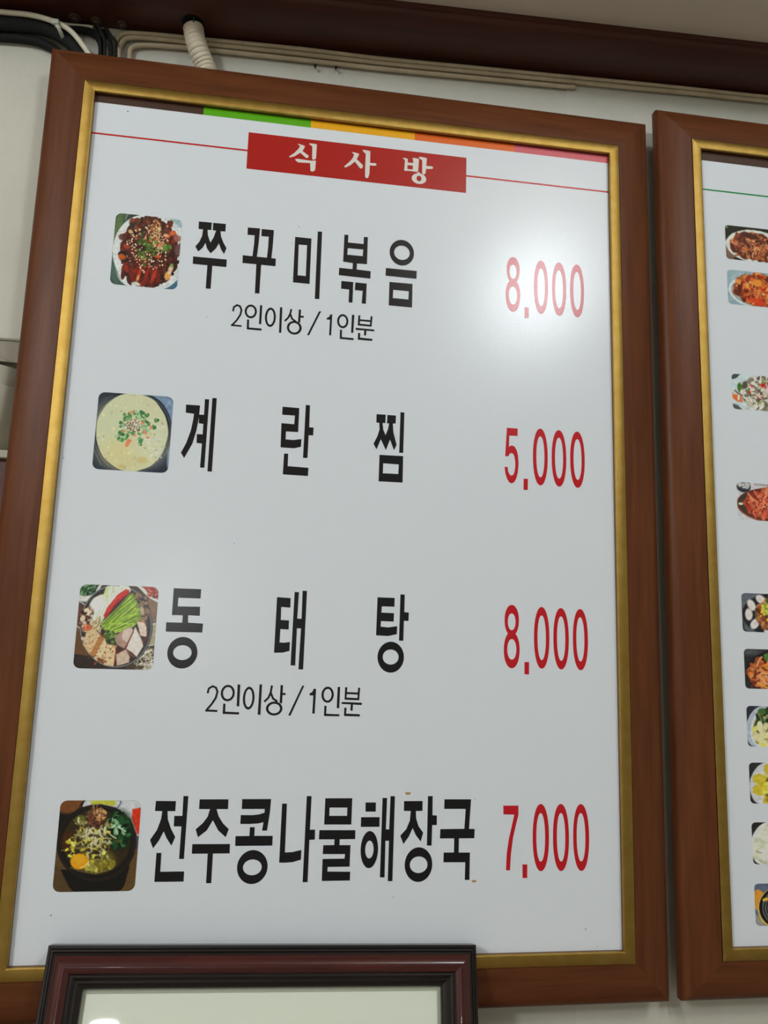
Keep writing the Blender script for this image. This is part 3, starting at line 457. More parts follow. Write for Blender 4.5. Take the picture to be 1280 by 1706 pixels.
p.splats(60, (980, 760, 150, 330), (6, 18), [(224, 228, 214), (214, 216, 196), (180, 180, 140)], 1.3, .8)
for x, y in ((240, 705), (285, 1020), (480, 350), (820, 870)): p.ell(x, y, 14, 12, (158, 164, 110), 0, .8)
G2 = [(70, 130, 76), (96, 150, 90), (52, 104, 62), (130, 176, 120), (160, 190, 150)]
for rg, n in (((560, 430, 60, 70), 16), ((780, 420, 80, 80), 24), ((500, 700, 90, 70), 26), ((700, 600, 160, 80), 30), ((850, 570, 60, 70), 14), ((760, 770, 30, 60), 9), ((950, 580, 34, 34), 7), ((985, 480, 22, 18), 5), ((510, 540, 60, 40), 8), ((680, 370, 60, 30), 7)):
    p.splats(n, rg, (12, 26), G2, 1.2)
p.ell(660, 550, 110, 90, (204, 190, 170), 0, .8, 60); p.splats(90, (660, 560, 110, 90), (5, 10), [(120, 100, 80), (226, 214, 196), (84, 76, 60), (214, 196, 176)], 1.4)
for x, y, a, b, r in ((580, 800, 30, 60, 20), (610, 770, 30, 20, 0), (820, 650, 40, 22, 40), (630, 365, 40, 18, -20), (790, 510, 30, 20, 50), (905, 580, 20, 30, 0), (865, 720, 26, 16, 0), (670, 690, 30, 14, 0), (520, 635, 30, 14, 0)):
    p.ell(x, y, a, b, (216, 124, 88), r, .85, 14)
p.build(.0325, .5560, .1088, .4733, Y1, sh1, 'square photo of pale steamed egg in a black bowl')
# --- photo 3: hot pot with tofu, fish, greens and red chilli
p = Painter([(145, 72), (1195, 103), (1115, 1210), (62, 1190)], 150, 166, (70, 52, 42), 7)
p.poly([(120, 560), (260, 560), (260, 1220), (40, 1220)], (96, 66, 40)); p.poly([(60, 1000), (400, 1050), (900, 1230), (40, 1230)], (44, 34, 30))
p.poly([(1050, 250), (1230, 250), (1200, 620), (1080, 620)], (120, 92, 66)); p.poly([(1080, 600), (1220, 590), (1170, 880), (1040, 880)], (160, 152, 116))
p.line([(1050, 610), (1200, 590)], 14, (200, 200, 196)); p.line([(1050, 890), (1180, 870)], 16, (196, 196, 190)); p.line([(130, 300), (240, 370)], 16, (176, 182, 184)); p.line([(90, 620), (150, 670)], 14, (186, 190, 190))
p.ell(150, 500, 60, 120, (110, 62, 56), 0, .8, 40)
p.ell(210, 110, 190, 200, (198, 200, 194)); p.ell(210, 110, 150, 120, (30, 50, 32)); p.splats(70, (220, 130, 120, 90), (8, 22), [(46, 88, 46), (24, 44, 28), (90, 130, 90)], 1.8)
p.ell(1210, 90, 330, 210, (206, 208, 206), 30); p.ell(1200, 110, 250, 150, (150, 56, 42), 35); p.splats(40, (1130, 170, 90, 60), (10, 26), [(176, 80, 60), (120, 40, 30), (200, 110, 70)], 1.6)
p.poly([(860, 1230), (1060, 900), (1160, 880), (1130, 1230)], (66, 60, 50)); p.curls(60, (1020, 1080, 110, 150), (60, 130), (8, 14), [(206, 196, 170), (150, 138, 112), (228, 220, 200)], .6)
p.ell(628, 625, 488, 555, (70, 78, 84)); p.ell(628, 630, 468, 535, (34, 30, 30)); p.ring(620, 625, 470, 545, 9, (140, 148, 150), .8); p.ell(620, 640, 440, 520, (58, 36, 30))
p.splats(120, (940, 420, 110, 230), (14, 36), [(30, 26, 26), (84, 58, 46), (140, 110, 84), (22, 18, 18)], 1.3)
p.ell(965, 420, 34, 60, (190, 178, 150), -10, .8, 16); p.ell(915, 350, 24, 34, (150, 120, 96), 0, .8, 14)
p.splats(150, (260, 560, 100, 160), (12, 36), [(90, 52, 38), (60, 34, 28), (150, 110, 84), (208, 190, 164)], 1.3)
for x, y in ((205, 590), (195, 640), (300, 600), (270, 445), (310, 500), (190, 800)): p.ell(x, y, 30, 24, (216, 204, 184), 30, .9, 14)
p.poly([(265, 350), (320, 260), (400, 215), (470, 200), (490, 90), (800, 85), (820, 160), (640, 300), (540, 400), (420, 600), (340, 680), (380, 560), (310, 560), (330, 420)], (214, 218, 206))
p.poly([(480, 100), (520, 100), (520, 250), (440, 250)], (196, 214, 160)); p.ell(370, 350, 90, 90, (226, 232, 232), 0, .8, 60)
for x0 in (0, 40, 90): p.line([(700-x0, 120), (520-x0, 340), (380-x0*.5, 640)], 10, (190, 192, 166), .7)
p.curls(26, (400, 600, 60, 100), (60, 140), (9, 16), [(206, 196, 150), (170, 150, 104), (226, 220, 196)], .3, ang=(90, 140)); p.line([(575, 90), (580, 190)], 8, (110, 130, 80), .6)
p.poly([(750, 135), (800, 150), (790, 190), (620, 330), (480, 530), (455, 500), (500, 390), (640, 210)], (186, 28, 26)); p.line([(760, 160), (620, 270), (500, 450)], 10, (230, 90, 80), .7)
p.poly([(850, 180), (880, 260), (960, 480), (940, 560), (860, 640), (560, 750), (430, 660), (450, 580), (640, 380), (780, 210)], (104, 132, 36))
for i in range(60):
    a = i/60; x0, y0 = 440+a*110+p.r.uniform(-20, 20), 600+a*120+p.r.uniform(-30, 30); x1, y1 = 850+a*90+p.r.uniform(-50, 30), 200+a*320+p.r.uniform(-30, 60)
    p.line([(x0, y0), ((x0+x1)/2+p.r.uniform(-30, 30), (y0+y1)/2+p.r.uniform(-30, 30)), (x1, y1)], p.r.uniform(9, 17), [(150, 184, 56), (128, 164, 44), (176, 206, 84), (84, 112, 36), (108, 140, 40)][i % 5], .95)
for a in (((570, 600), (880, 600)), ((480, 730), (860, 620)), ((520, 700), (560, 560)), ((540, 740), (700, 690))): p.line(a, 16, (164, 196, 74))
p.splats(50, (550, 790, 60, 80), (12, 30), [(34, 50, 24), (60, 90, 30), (26, 34, 20), (110, 140, 60)], 1.6)
p.poly([(230, 700), (300, 650), (420, 740), (320, 970), (280, 1010), (190, 880)], (206, 180, 140)); p.poly([(420, 740), (470, 790), (340, 1040), (280, 1000)], (176, 120, 66))
p.poly([(470, 790), (500, 860), (480, 1080), (440, 1130), (330, 1060)], (214, 190, 150)); p.poly([(500, 870), (630, 890), (600, 1165), (460, 1140), (480, 1080)], (214, 188, 146)); p.poly([(370, 1050), (470, 1070), (450, 1130), (390, 1100)], (120, 70, 34))
p.splats(70, (400, 930, 190, 220), (4, 9), [(160, 70, 40), (120, 60, 40)], 1.2); p.splats(26, (240, 660, 60, 30), (8, 20), [(176, 84, 50), (200, 120, 80)], 1.3)
p.line([(610, 880), (625, 960), (600, 1160)], 14, (150, 46, 30), .9); p.line([(560, 860), (590, 880), (550, 960)], 8, (100, 110, 50))
p.poly([(620, 760), (720, 680), (830, 640), (855, 700), (740, 930), (640, 880), (610, 820)], (166, 134, 120)); p.poly([(720, 680), (830, 650), (850, 700), (770, 850), (700, 800)], (204, 186, 176))
p.poly([(880, 640), (980, 840), (985, 900), (900, 1040), (840, 980), (760, 930)], (222, 208, 200)); p.poly([(900, 570), (990, 560), (1030, 640), (1035, 770), (950, 760)], (212, 194, 176)); p.poly([(625, 1000), (760, 940), (810, 1040), (800, 1110), (640, 1160)], (196, 174, 154))
p.line([(855, 700), (745, 930)], 14, (110, 40, 32)); p.line([(990, 850), (1030, 780)], 30, (90, 36, 30), .8); p.line([(770, 950), (860, 1040)], 16, (140, 76, 56)); p.line([(640, 1000), (740, 930)], 12, (96, 44, 36)); p.line([(930, 570), (1000, 575)], 12, (190, 70, 50), .8)
p.noise(.08, 3)
p.build(.0320, .3545, .1086, .2715, Y1, sh1, 'square photo of a hot pot with greens, tofu and fish')
# --- photo 4: bean sprout soup with egg yolk in a black pot
p = Painter([(160, 72), (1240, 75), (1160, 1280), (72, 1280)], 150, 166, (22, 19, 18), 9)
p.poly([(60, 700), (140, 700), (380, 1290), (60, 1290)], (84, 64, 38)); p.poly([(1130, 700), (1240, 700), (1200, 1290), (960, 1290), (1080, 980)], (106, 80, 44))
for i in range(16): p.line([(60, 900+i*42), (400, 1180+i*42)], 8, (44, 34, 24), .7)
for i in range(22): p.line([(1240, 640+i*34), (1040, 1000+i*34)], 9, (60, 44, 26), .7)
p.poly([(330, 1300), (170, 980), (600, 1060), (1090, 950), (1000, 1300)], (18, 16, 15))
p.poly([(440, 60), (1260, 60), (1250, 520), (1190, 560), (1100, 330), (900, 170), (700, 120), (450, 160)], (190, 194, 200)); p.poly([(540, 60), (910, 60), (900, 130), (850, 145), (700, 120), (570, 130)], (180, 182, 56))
p.line([(990, 80), (920, 170)], 16, (90, 104, 120)); p.poly([(1120, 190), (1240, 170), (1225, 540), (1180, 520), (1110, 310)], (200, 50, 26)); p.poly([(1170, 560), (1230, 560), (1200, 760), (1160, 700)], (60, 64, 70))
p.ell(240, 90, 220, 170, (60, 40, 28)); p.ell(250, 70, 180, 170, (110, 66, 34)); p.line([(460, 60), (420, 130)], 20, (20, 18, 20))
p.ell(645, 640, 530, 512, (30, 24, 22)); p.ell(640, 640, 490, 470, (22, 18, 16)); p.ell(645, 620, 450, 425, (46, 36, 20))
p.ell(270, 620, 100, 130, (66, 34, 16), 0, .9, 60); p.ell(950, 470, 180, 260, (18, 40, 22), 0, .9, 80)
p.splats(90, (930, 470, 160, 250), (12, 40), [(30, 76, 38), (18, 44, 24), (54, 110, 60), (12, 26, 16)], 1.5); p.splats(12, (930, 420, 110, 140), (10, 22), [(150, 190, 150), (110, 160, 120)], 2)
p.line([(925, 425), (1030, 490)], 16, (196, 214, 190)); p.ell(895, 480, 24, 60, (150, 190, 150), 10, .9, 16); p.ell(550, 240, 40, 34, (50, 110, 50), 0, 1, 20); p.ell(430, 320, 70, 50, (96, 104, 40), 0, .9, 20)
p.ell(640, 880, 240, 150, (130, 120, 34), 0, .8, 80); p.splats(60, (650, 900, 230, 110), (14, 34), [(150, 140, 50), (110, 100, 30), (170, 160, 74)], 1.5)
p.curls(95, (600, 570, 270, 230), (110, 240), (13, 24), [(166, 160, 106), (190, 186, 140), (132, 124, 70), (150, 140, 84), (96, 86, 44)], .45)
p.curls(30, (620, 480, 160, 150), (120, 240), (14, 24), [(190, 186, 140), (206, 200, 160)], .3, ang=(60, 120))
p.splats(34, (570, 680, 340, 260), (14, 24), [(206, 196, 70), (220, 206, 96), (180, 166, 50)], 1.8)
p.splats(60, (560, 600, 300, 260), (10, 24), [(40, 30, 16), (60, 46, 22)], 1.5, .8)
p.ell(640, 330, 130, 110, (60, 34, 24), -20, 1, 30, .1); p.curls(60, (620, 320, 120, 110), (60, 140), (9, 16), [(110, 60, 40), (76, 40, 26), (50, 28, 20), (150, 96, 66)], .3, ang=(200, 340)); p.splats(100, (680, 260, 90, 90), (5, 10), [(214, 170, 116), (190, 140, 90), (120, 84, 54)], 1.6)
p.ell(420, 885, 118, 105, (222, 150, 26), 0, 1, 16); p.ell(400, 860, 70, 55, (236, 174, 44), 0, .6, 60); p.line([(430, 965), (490, 950), (530, 905)], 10, (240, 224, 170), .8); p.line([(300, 960), (420, 1010), (640, 1046), (800, 1000)], 9, (170, 160, 90), .6)
p.noise(.08, 3)
p.build(.0322, .1465, .1076, .0636, Y1, sh1, 'square photo of bean sprout soup with an egg yolk')

# right board --------------------------------------------------------------
b2, sh2 = board(.7207, .9205, 'right menu board cut by the picture edge, green line and column of dish photos', 2)
flat('colour_band', [rect(.7180, .9085, .8440, .9240)], .0059, BARS[0], sh2, 'dark brown band')
for i, c in enumerate((BARS[1], BARS[2], BARS[3], BARS[4])): flat('colour_band', [rect(.844+.1197*i, .9085, .844+.1197*(i+1), .9240)], .0059, c, sh2)
flat('ruled_line', [rect(.7180, .8683, 1.3230, .8702)], .0059, GREENL, sh2, 'thin green line')
def small(z1, z0, seed, label, fn, base=(196, 200, 204)):
    # picture coordinates: 0..100 across the print, 0..H down it, 10 units = 7.5 mm
    H_ = (z1-z0)/.00075
    p = Painter([(0, 0), (100, 0), (100, H_), (0, H_)], 88, 60, base, seed); fn(p, H_); p.noise(.08, 2.5)
    p.build(.7510, z1, .8260, z0, Y1, sh2, label, .0045)
RB = [(120, 60, 38), (150, 78, 44), (90, 44, 30), (176, 104, 60), (70, 34, 26)]
def f1(p, H):
    p.poly([(0, 0), (100, 0), (100, 9), (40, 4), (12, 14), (0, 28)], (30, 34, 24)); p.poly([(0, 35), (10, 50), (40, 60), (0, 60)], (112, 88, 72)); p.line([(15, 58), (90, 62)], 5, (30, 24, 22))
    p.ell(3, 4, 2, 2, (80, 140, 60)); p.ell(52, 33, 51, 29, (206, 212, 204)); p.ell(52, 33, 42, 24, (110, 54, 36), 0, 1, None, .04); p.splats(240, (52, 33, 42, 23), (1.5, 4), RB, 1.8); p.curls(60, (52, 34, 38, 20), (6, 14), (.9, 1.8), [(190, 120, 76), (210, 150, 110), (90, 40, 26)], .6)
    p.ell(44, 15, 17, 5, (70, 34, 26), 10, .9, 2); p.ell(33, 39, 5, 4, (196, 110, 60), 0, .9, 2)
def f2(p, H):
    p.c[:] = (140, 164, 176); p.ell(20, 10, 16, 8, (160, 184, 190), 0, .6, 8); p.ell(58, 34, 56, 30, (206, 214, 218)); p.ell(58, 34, 52, 27, (150, 160, 158)); p.ell(60, 31, 50, 28, (130, 60, 28), 0, 1, None, .04)
    p.splats(260, (60, 30, 48, 27), (1.5, 4.5), [(190, 96, 40), (150, 60, 30), (214, 140, 70), (90, 36, 24), (176, 50, 24)], 1.7); p.curls(70, (70, 36, 36, 20), (8, 18), (.9, 1.6), [(206, 110, 50), (170, 70, 36), (226, 160, 96)], .4)
    p.ell(53, 19, 8, 6, (222, 140, 50), 0, 1, 2); p.ell(50, 50, 16, 5, (200, 60, 28), 10, .9, 2)
def f3(p, H):
    p.c[:] = (190, 206, 212); p.ell(0, 0, 12, 9, (70, 74, 80)); p.ell(2, 58, 11, 8, (84, 88, 92)); p.poly([(0, 30), (2, 34), (14, 34), (18, 46), (8, 46), (0, 40)], (214, 110, 50)); p.ell(13, 22, 4, 8, (60, 110, 40)); p.ell(58, 30, 44, 28, (120, 116, 100))
    p.splats(140, (58, 29, 42, 26), (2, 5), [(206, 204, 190), (226, 224, 214), (150, 140, 124), (90, 84, 70)], 1.6); p.curls(60, (56, 32, 38, 22), (12, 24), (2, 3.4), [(220, 218, 206), (196, 192, 176), (100, 92, 76)], .7)
    p.splats(12, (56, 22, 30, 16), (1, 2.5), [(190, 50, 40), (206, 70, 60)], 2.4); p.splats(10, (55, 34, 36, 24), (1, 2.5), [(110, 150, 60), (60, 100, 40)], 1.8)
def f4(p, H):
    p.c[:] = (196, 196, 202); p.ell(12, 7, 12, 9, (44, 48, 60)); p.splats(12, (12, 5, 8, 4), (1, 2.5), [(190, 190, 190)], 2); p.line([(30, 2), (100, 4)], 2, (150, 140, 140)); p.ell(62, 34, 63, 28, (120, 60, 46), 0, 1); p.ell(62, 33, 61, 26, (66, 52, 40)); p.ell(64, 33, 53, 24, (170, 66, 44), 0, 1, None, .02)
    p.splats(180, (64, 33, 50, 22), (1.5, 4.5), [(200, 90, 60), (170, 56, 40), (214, 120, 84), (120, 36, 28)], 1.8); p.curls(60, (62, 34, 44, 20), (10, 26), (1.6, 3), [(206, 100, 70), (226, 140, 100), (130, 44, 34)], 1.2); p.ell(6, 34, 4, 2, (206, 206, 180))
def f5(p, H):
    p.c[:] = (90, 98, 108); p.ell(60, 32, 60, 34, (30, 30, 34)); p.poly([(0, 22), (4, 60), (30, 64), (0, 64)], (44, 46, 50))
    for k, (x, y, r) in enumerate(((16, 18, 30), (11, 32, 0), (20, 46, -40), (32, 9, 60), (42, 57, -70), (60, 6, 80), (78, 58, 70), (92, 20, 40))): p.ell(x, y, 9, 6, (224, 216, 214), 90-r, 1, 2); p.ell(x, y, 5, 3, (206, 190, 188), 90-r, .5, 3)
    p.ell(55, 32, 34, 24, (110, 78, 48)); p.splats(160, (55, 32, 33, 23), (1.5, 4), [(150, 90, 50), (90, 56, 34), (190, 130, 80), (120, 50, 30)], 1.5); p.splats(90, (58, 20, 24, 14), (1.5, 4), [(110, 140, 50), (70, 96, 40), (150, 176, 80), (40, 60, 26)], 2); p.splats(14, (40, 28, 12, 12), (1.5, 3), [(226, 190, 60)], 1)
def f6(p, H):
    p.c[:] = (40, 40, 42); p.ell(10, 4, 18, 5, (90, 96, 100), 0, .7, 6); p.ell(62, 34, 60, 34, (26, 24, 24)); p.ell(52, 34, 46, 26, (140, 70, 36), 0, 1, None, .05); p.splats(200, (50, 36, 44, 24), (1.5, 4.5), [(200, 110, 54), (160, 66, 34), (100, 40, 26), (216, 150, 90)], 1.6)
    p.curls(40, (50, 40, 40, 20), (8, 20), (1.5, 3), [(206, 110, 60), (110, 44, 28), (220, 160, 110)], .8); p.splats(50, (60, 10, 26, 9), (1.5, 4), [(60, 110, 40), (100, 150, 60), (30, 60, 26)], 1.8); p.poly([(26, 24), (50, 18), (70, 14), (100, 12), (100, 30), (60, 34), (44, 34)], (222, 140, 50)); p.line([(30, 26), (90, 22)], 1.4, (170, 90, 30)); p.line([(20, 50), (34, 56), (46, 60)], 3, (226, 160, 70))
def f7(p, H):
    p.c[:] = (44, 44, 56); p.ell(50, 36, 52, 44, (170, 182, 200)); p.ell(52, 36, 47, 38, (206, 214, 220)); p.ell(53, 36, 44, 36, (150, 144, 70)); p.splats(160, (53, 35, 43, 34), (2, 5), [(176, 170, 96), (140, 132, 60), (196, 190, 130), (110, 104, 44)], 1.4)
    p.splats(80, (48, 24, 34, 22), (1.5, 5), [(40, 60, 36), (70, 110, 50), (28, 40, 28)], 1.8); p.splats(26, (40, 42, 30, 22), (3, 5), [(222, 214, 160), (206, 190, 90)], 1.6); p.curls(30, (50, 30, 30, 20), (10, 20), (.8, 1.6), [(200, 196, 140)], .5); p.line([(44, 42), (60, 44)], 2.4, (200, 90, 40))
def f8(p, H):
    p.c[:] = (40, 40, 42); p.ell(52, 34, 52, 42, (196, 198, 204)); p.ell(54, 34, 42, 34, (206, 208, 212))
    for x, y, r in ((18, 24, 10), (17, 38, -5), (30, 50, -50), (34, 13, 50), (52, 9, 90), (72, 14, 120), (84, 30, 0), (80, 50, 40), (56, 56, 90)): p.ell(x, y, 13, 8, (196, 176, 44), r, 1, 2, .03); p.ell(x+1, y-1, 7, 4, (212, 196, 74), r, .6, 4)
    p.ell(50, 32, 22, 18, (190, 166, 40)); p.splats(50, (50, 33, 30, 24), (1, 3), [(120, 96, 20), (220, 200, 90)], 2); p.ell(54, 32, 12, 10, (60, 40, 30)); p.ell(34, 52, 10, 3, (100, 80, 20), 0, .6, 3)
def f9(p, H):
    p.c[:] = (36, 34, 36); p.ell(52, 34, 55, 42, (206, 214, 208)); p.ell(52, 34, 46, 36, (196, 204, 196)); p.splats(50, (50, 34, 44, 34), (4, 10), [(206, 208, 186), (216, 216, 200), (190, 196, 176)], 1.8, .8); p.ell(20, 44, 12, 8, (222, 222, 208), 20, 1, 2); p.line([(6, 40), (14, 42)], 1, (120, 120, 100)); p.line([(10, 52), (22, 60)], 1, (130, 130, 104))
    p.ell(44, 22, 12, 10, (150, 50, 40), 0, 1, 2, .1); p.splats(30, (44, 26, 12, 14), (1, 3), [(110, 30, 24), (190, 90, 70), (60, 30, 26)], 2)
def f10(p, H):
    p.c[:] = (90, 100, 124); p.poly([(0, 40), (0, 70), (60, 70), (20, 52)], (140, 142, 132)); p.ell(6, 22, 10, 14, (206, 140, 50)); p.ell(52, 34, 48, 34, (222, 180, 90)); p.ell(54, 33, 48, 33, (16, 16, 18))
    for k in range(4): p.ring(54, 33, 42-4*k, 29-3*k, .9, (170, 176, 180), .8)
    p.ell(52, 30, 26, 20, (210, 210, 196)); p.ell(36, 32, 10, 12, (206, 210, 200)); p.splats(70, (52, 26, 24, 18), (2, 5), [(214, 160, 40), (60, 40, 30), (200, 80, 50), (230, 190, 80)], 1.6); p.line([(14, 22), (26, 19), (36, 24)], 4, (222, 170, 60)); p.ell(30, 14, 9, 6, (20, 20, 20)); p.ell(40, 42, 6, 4, (180, 60, 50))
ZR = [(.8247, .7800), (.7661, .7217), (.6334, .5898), (.5016, .4574), (.3729, .3293), (.3103, .2666), (.2478, .2042), (.1871, .1441), (.1246, .0816), (.0620, .0197)]
LR = ['photo of brown stir-fried noodles on a white plate', 'photo of orange seafood stir-fry on a blue table', 'photo of white squid salad with a carrot piece', 'photo of red stew in a dark oval dish',
      'photo of pale slices ringed round a salad', 'photo of fried meat under an orange leaf of squash', 'photo of yellow soup with greens in a white bowl', 'photo of yellow egg-coated slices on a white plate', 'photo of a pale dish on a white plate with red garnish', 'photo of a black ridged bowl with yellow and red food']
for i, (f_, (a, b)) in enumerate(zip((f1, f2, f3, f4, f5, f6, f7, f8, f9, f10), ZR)): small(a, b, 20+i, LR[i], f_)

# ------------------------------------------------------------------ cherry picture frame leaning on the menu board
def rotm(a, b, c):
    ca, sa, cb, sb, cc, sc_ = math.cos(a), math.sin(a), math.cos(b), math.sin(b), math.cos(c), math.sin(c)
    return Matrix(((ca, -sa, 0), (sa, ca, 0), (0, 0, 1))) @ Matrix(((1, 0, 0), (0, cb, -sb), (0, sb, cb))) @ Matrix(((cc, 0, sc_), (0, 1, 0), (-sc_, 0, cc)))
FW, FH = .4010, .31
Mf = rotm(.0133, -.2702, .0247).to_4x4(); O = Vector((.0387, -.017, .0250))
Mf.translation = O + Mf.to_3x3() @ Vector((FW/2, 0, -FH))
cf = empty('picture_frame', (0, 0, 0), 'cherry red and black moulded picture frame with blank pale paper, leaning on left menu board', 'picture frame')
cf.matrix_world = Mf
m_ = .0348
CP = [(0, .0175), (0, .0005), (.0004, 0), (.0024, 0), (.0030, .0006), (.0032, -.0010), (.0050, -.0012), (.0056, -.0006), (.0060, -.0016), (.0082, -.0028),
      (.0105, -.0048), (.0135, -.0064), (.0165, -.0068), (.0195, -.0058), (.0222, -.0036), (.0236, -.0020), (.0250, -.0022), (.0268, -.0010), (.0280, .0004), (.0300, .0006), (.0318, .0022), (.0340, .0030), (m_, .0040), (m_, .0085), (.030, .0085), (.030, .0175)]
CI = [1, 1, 1, 1, 1, 1, 1, 1, 1, 0, 0, 0, 0, 0, 1, 1, 1, 1, 1, 1, 1, 1, 1, 1, 1, 1]
def local(objs):
    for o in objs: o.location = Vector(o.location)+Vector((-FW/2, 0, 0))
rs = frame_rails('moulded_rail', CP, 0, 0, FW, FH, [CHERRY, DARKL], cf, CI, 28)
gl = link('glass_pane', box('glass_pane', m_-.003, FW-m_+.003, .0050, .0068, m_-.003, FH-m_+.003), GLASS, cf, label='clear glass reflecting a ceiling lamp')
mo = link('paper_mount', box('paper_mount', m_-.003, FW-m_+.003, .0086, .0096, m_-.003, FH-m_+.003), MOUNT, cf, label='mount strip round the paper, edge shade in its grey')
pa = link('blank_paper', box('blank_paper', m_+.0035, FW-m_-.0035, .0078, .0086, m_+.0035, FH-m_-.0045), PAPER, cf, label='blank pale green-white paper')
bk_ = link('backing_board', box('backing_board', m_-.004, FW-m_+.004, .0098, .0150, m_-.004, FH-m_+.004), BOARD, cf)
local(rs+[gl, mo, pa, bk_])
zs_ = (Mf @ Vector((-FW/2, .0195, 0))).z; zs2 = (Mf @ Vector((FW/2, .0, 0))).z
zlow = min((Mf @ Vector((sx*FW/2, yy, 0))).z for sx in (-1, 1) for yy in (0, .0175))
ylow = Mf.translation.y
link('wall_shelf', box('wall_shelf', -.25, .75, ylow-.06, YW-.001, zlow-.0255, zlow-.0004, .002), SHELF, label='brown wooden shelf below the picture frame', cat='shelf')

# ------------------------------------------------------------------ cables, conduit, fixings under the cornice
YC = .0402
def cable(pts, r, m, label, y=YC, ys=None, group=None):
    P = [(x, (ys[i] if ys else y), z) for i, (x, z) in enumerate(pts)]
    return link('cable', tube('cable', spline(P, 8), r, 12), m, label=label, cat='cable', smooth=60)
S1 = [(0.0076, 0.9576), (0.0050, 0.9761), (0.0039, 0.9866), (0.0065, 0.9956), (0.0124, 1.0040), (0.0237, 1.0079), (0.0581, 1.0105), (0.1072, 1.0122), (0.2218, 1.0167), (0.3258, 1.0182), (0.4484, 1.0233), (0.5674, 1.0280), (0.6906, 1.0331), (0.8444, 1.0379), (1.1244, 1.0475), (1.5356, 1.0614)]
S2 = [(0.0154, 0.9576), (0.0119, 0.974), (0.0117, 0.9851), (0.0139, 0.9936), (0.0197, 1.0002), (0.0379, 1.0033), (0.0793, 1.005), (0.1077, 1.0059), (0.2223, 1.0096), (0.326, 1.0118), (0.4485, 1.0167), (0.5673, 1.0213), (0.6516, 1.0244), (0.7338, 1.028), (0.816, 1.0305), (1.1244, 1.0408), (1.5356, 1.0552)]
S3 = [(0.0246, 0.9576), (0.0235, 0.9781), (0.0256, 0.9894), (0.04, 0.9951), (0.0798, 0.9982), (0.1081, 0.9995), (0.2226, 1.0026), (0.3262, 1.005), (0.4485, 1.0098), (0.5488, 1.0136), (0.5714, 1.0149), (0.569, 1.0152999999999999)]
cable(S1, .0028, CABLE, 'aged white cable running along the cornice, topmost of the bundle')
cable(S2, .0028, CABLE, 'aged white cable running second in the bundle along the cornice to the right edge', YC-.0006)
cable(S3, .0028, CABLE, 'aged white cable lowest in the bundle, ending at the wallpaper seam', YC+.0005)
W1 = [(-0.2206, 0.9975), (-0.1573, 1.0014), (-0.1177, 0.9993), (-0.0846, 0.9988), (-0.0575, 0.9933), (-0.0383, 0.9839), (-0.0225, 0.9669), (-0.0116, 0.9514), (-0.0078, 0.9397)]
cable(W1, .0030, CABLEW, 'white cable curving down in front of the black hose behind the board corner', .0050, [0.027, 0.026, 0.0235, 0.0215, 0.02, 0.02, 0.0216, 0.0240, 0.0255])
W2 = [(-0.0638, 1.0069), (-0.0444, 1.0067), (-0.0268, 1.0077), (-0.016, 1.0069), (-0.0094, 1.0038), (-0.004, 0.9966), (-0.0041, 0.9884), (-0.0029, 0.9781), (-0.0021, 0.9606)]
cable(W2, .0021, CABLEW, 'thin white cable bending down between the black wires', .0385)
BK = [(-0.2200, 0.9764), (-0.1576, 0.9854), (-0.1194, 0.9906), (-0.0803, 0.9927), (-0.0568, 0.9878), (-0.0391, 0.9764), (-0.0229, 0.9586), (-0.0150, 0.9443)]
link('hose', tube('hose', spline([(x, .0315, z) for x, z in BK], 8), .0078, 16), CABLEB, label='thick black hose at the upper left corner under the white cable', cat='hose', smooth=60)
link('hose', tube('hose', spline([(x-.010, .0397, z-.0112) for x, z in BK], 8), .0050, 16), CABLEB, label='second black hose, lower and nearer the wall at the upper left corner', cat='hose', smooth=60)
cable([(-0.0474, 1.0009), (-0.0289, 1.0023), (-0.0166, 0.9987), (-0.0094, 0.9884), (-0.0073, 0.9761), (-0.0073, 0.9576)], .0040, CABLEB, 'black wire arching from the hose down to the board corner', .0385)
for i, (dx, lab) in enumerate(((.0000, 'leftmost of the short black wires dropping behind the board corner'), (.0056, 'second short black wire dropping behind the board corner'), (.0120, 'third short black wire dropping behind the board corner'), (.0175, 'rightmost short black wire, hooked at its foot, behind the board corner'))):
    cable([(-.0165+dx*.8, 1.0028-i*.001), (-.0125+dx*.95, .9960-i*.002), (-.0083+dx, .9842), (-.0068+dx, .9718), (-.0052+dx, .9400)], .0021, CABLEB, lab, .0318-.0046*(i % 2))
# cable tie round the white cable and the hose
tp = []
for k in range(25):
    a = 2*math.pi*k/24
    tp.append(Vector((-0.0516-.0040*math.sin(a), .0290+.0135*math.cos(a), 0.9841+0.0055*math.sin(a))))
bm = bmesh.new(); rows = []
for k, q in enumerate(tp[:-1]):
    n_ = Vector((0, math.cos(2*math.pi*k/24), math.sin(2*math.pi*k/24)))
    rows.append([bm.verts.new(q+Vector((sx*.0019, 0, .0006*sx))+n_*s2) for sx, s2 in ((-1, 0), (1, 0), (1, .0009), (-1, .0009))])
for k in range(24):
    A_, B_ = rows[k], rows[(k+1) % 24]
    for j in range(4): bm.faces.new((A_[j], A_[(j+1) % 4], B_[(j+1) % 4], B_[j]))
bmesh.ops.recalc_face_normals(bm, faces=bm.faces); me = bpy.data.meshes.new('cable_tie'); bm.to_mesh(me); bm.free()
ct = link('cable_tie', me, TIE, label='pale nylon tie holding the white cable to the black hose', cat='cable tie', smooth=40)
hd = link('tie_head', box('tie_head', -0.0586, -0.0506, .0135, .0172, 0.9863, 0.9923, .0010), TIE, ct)

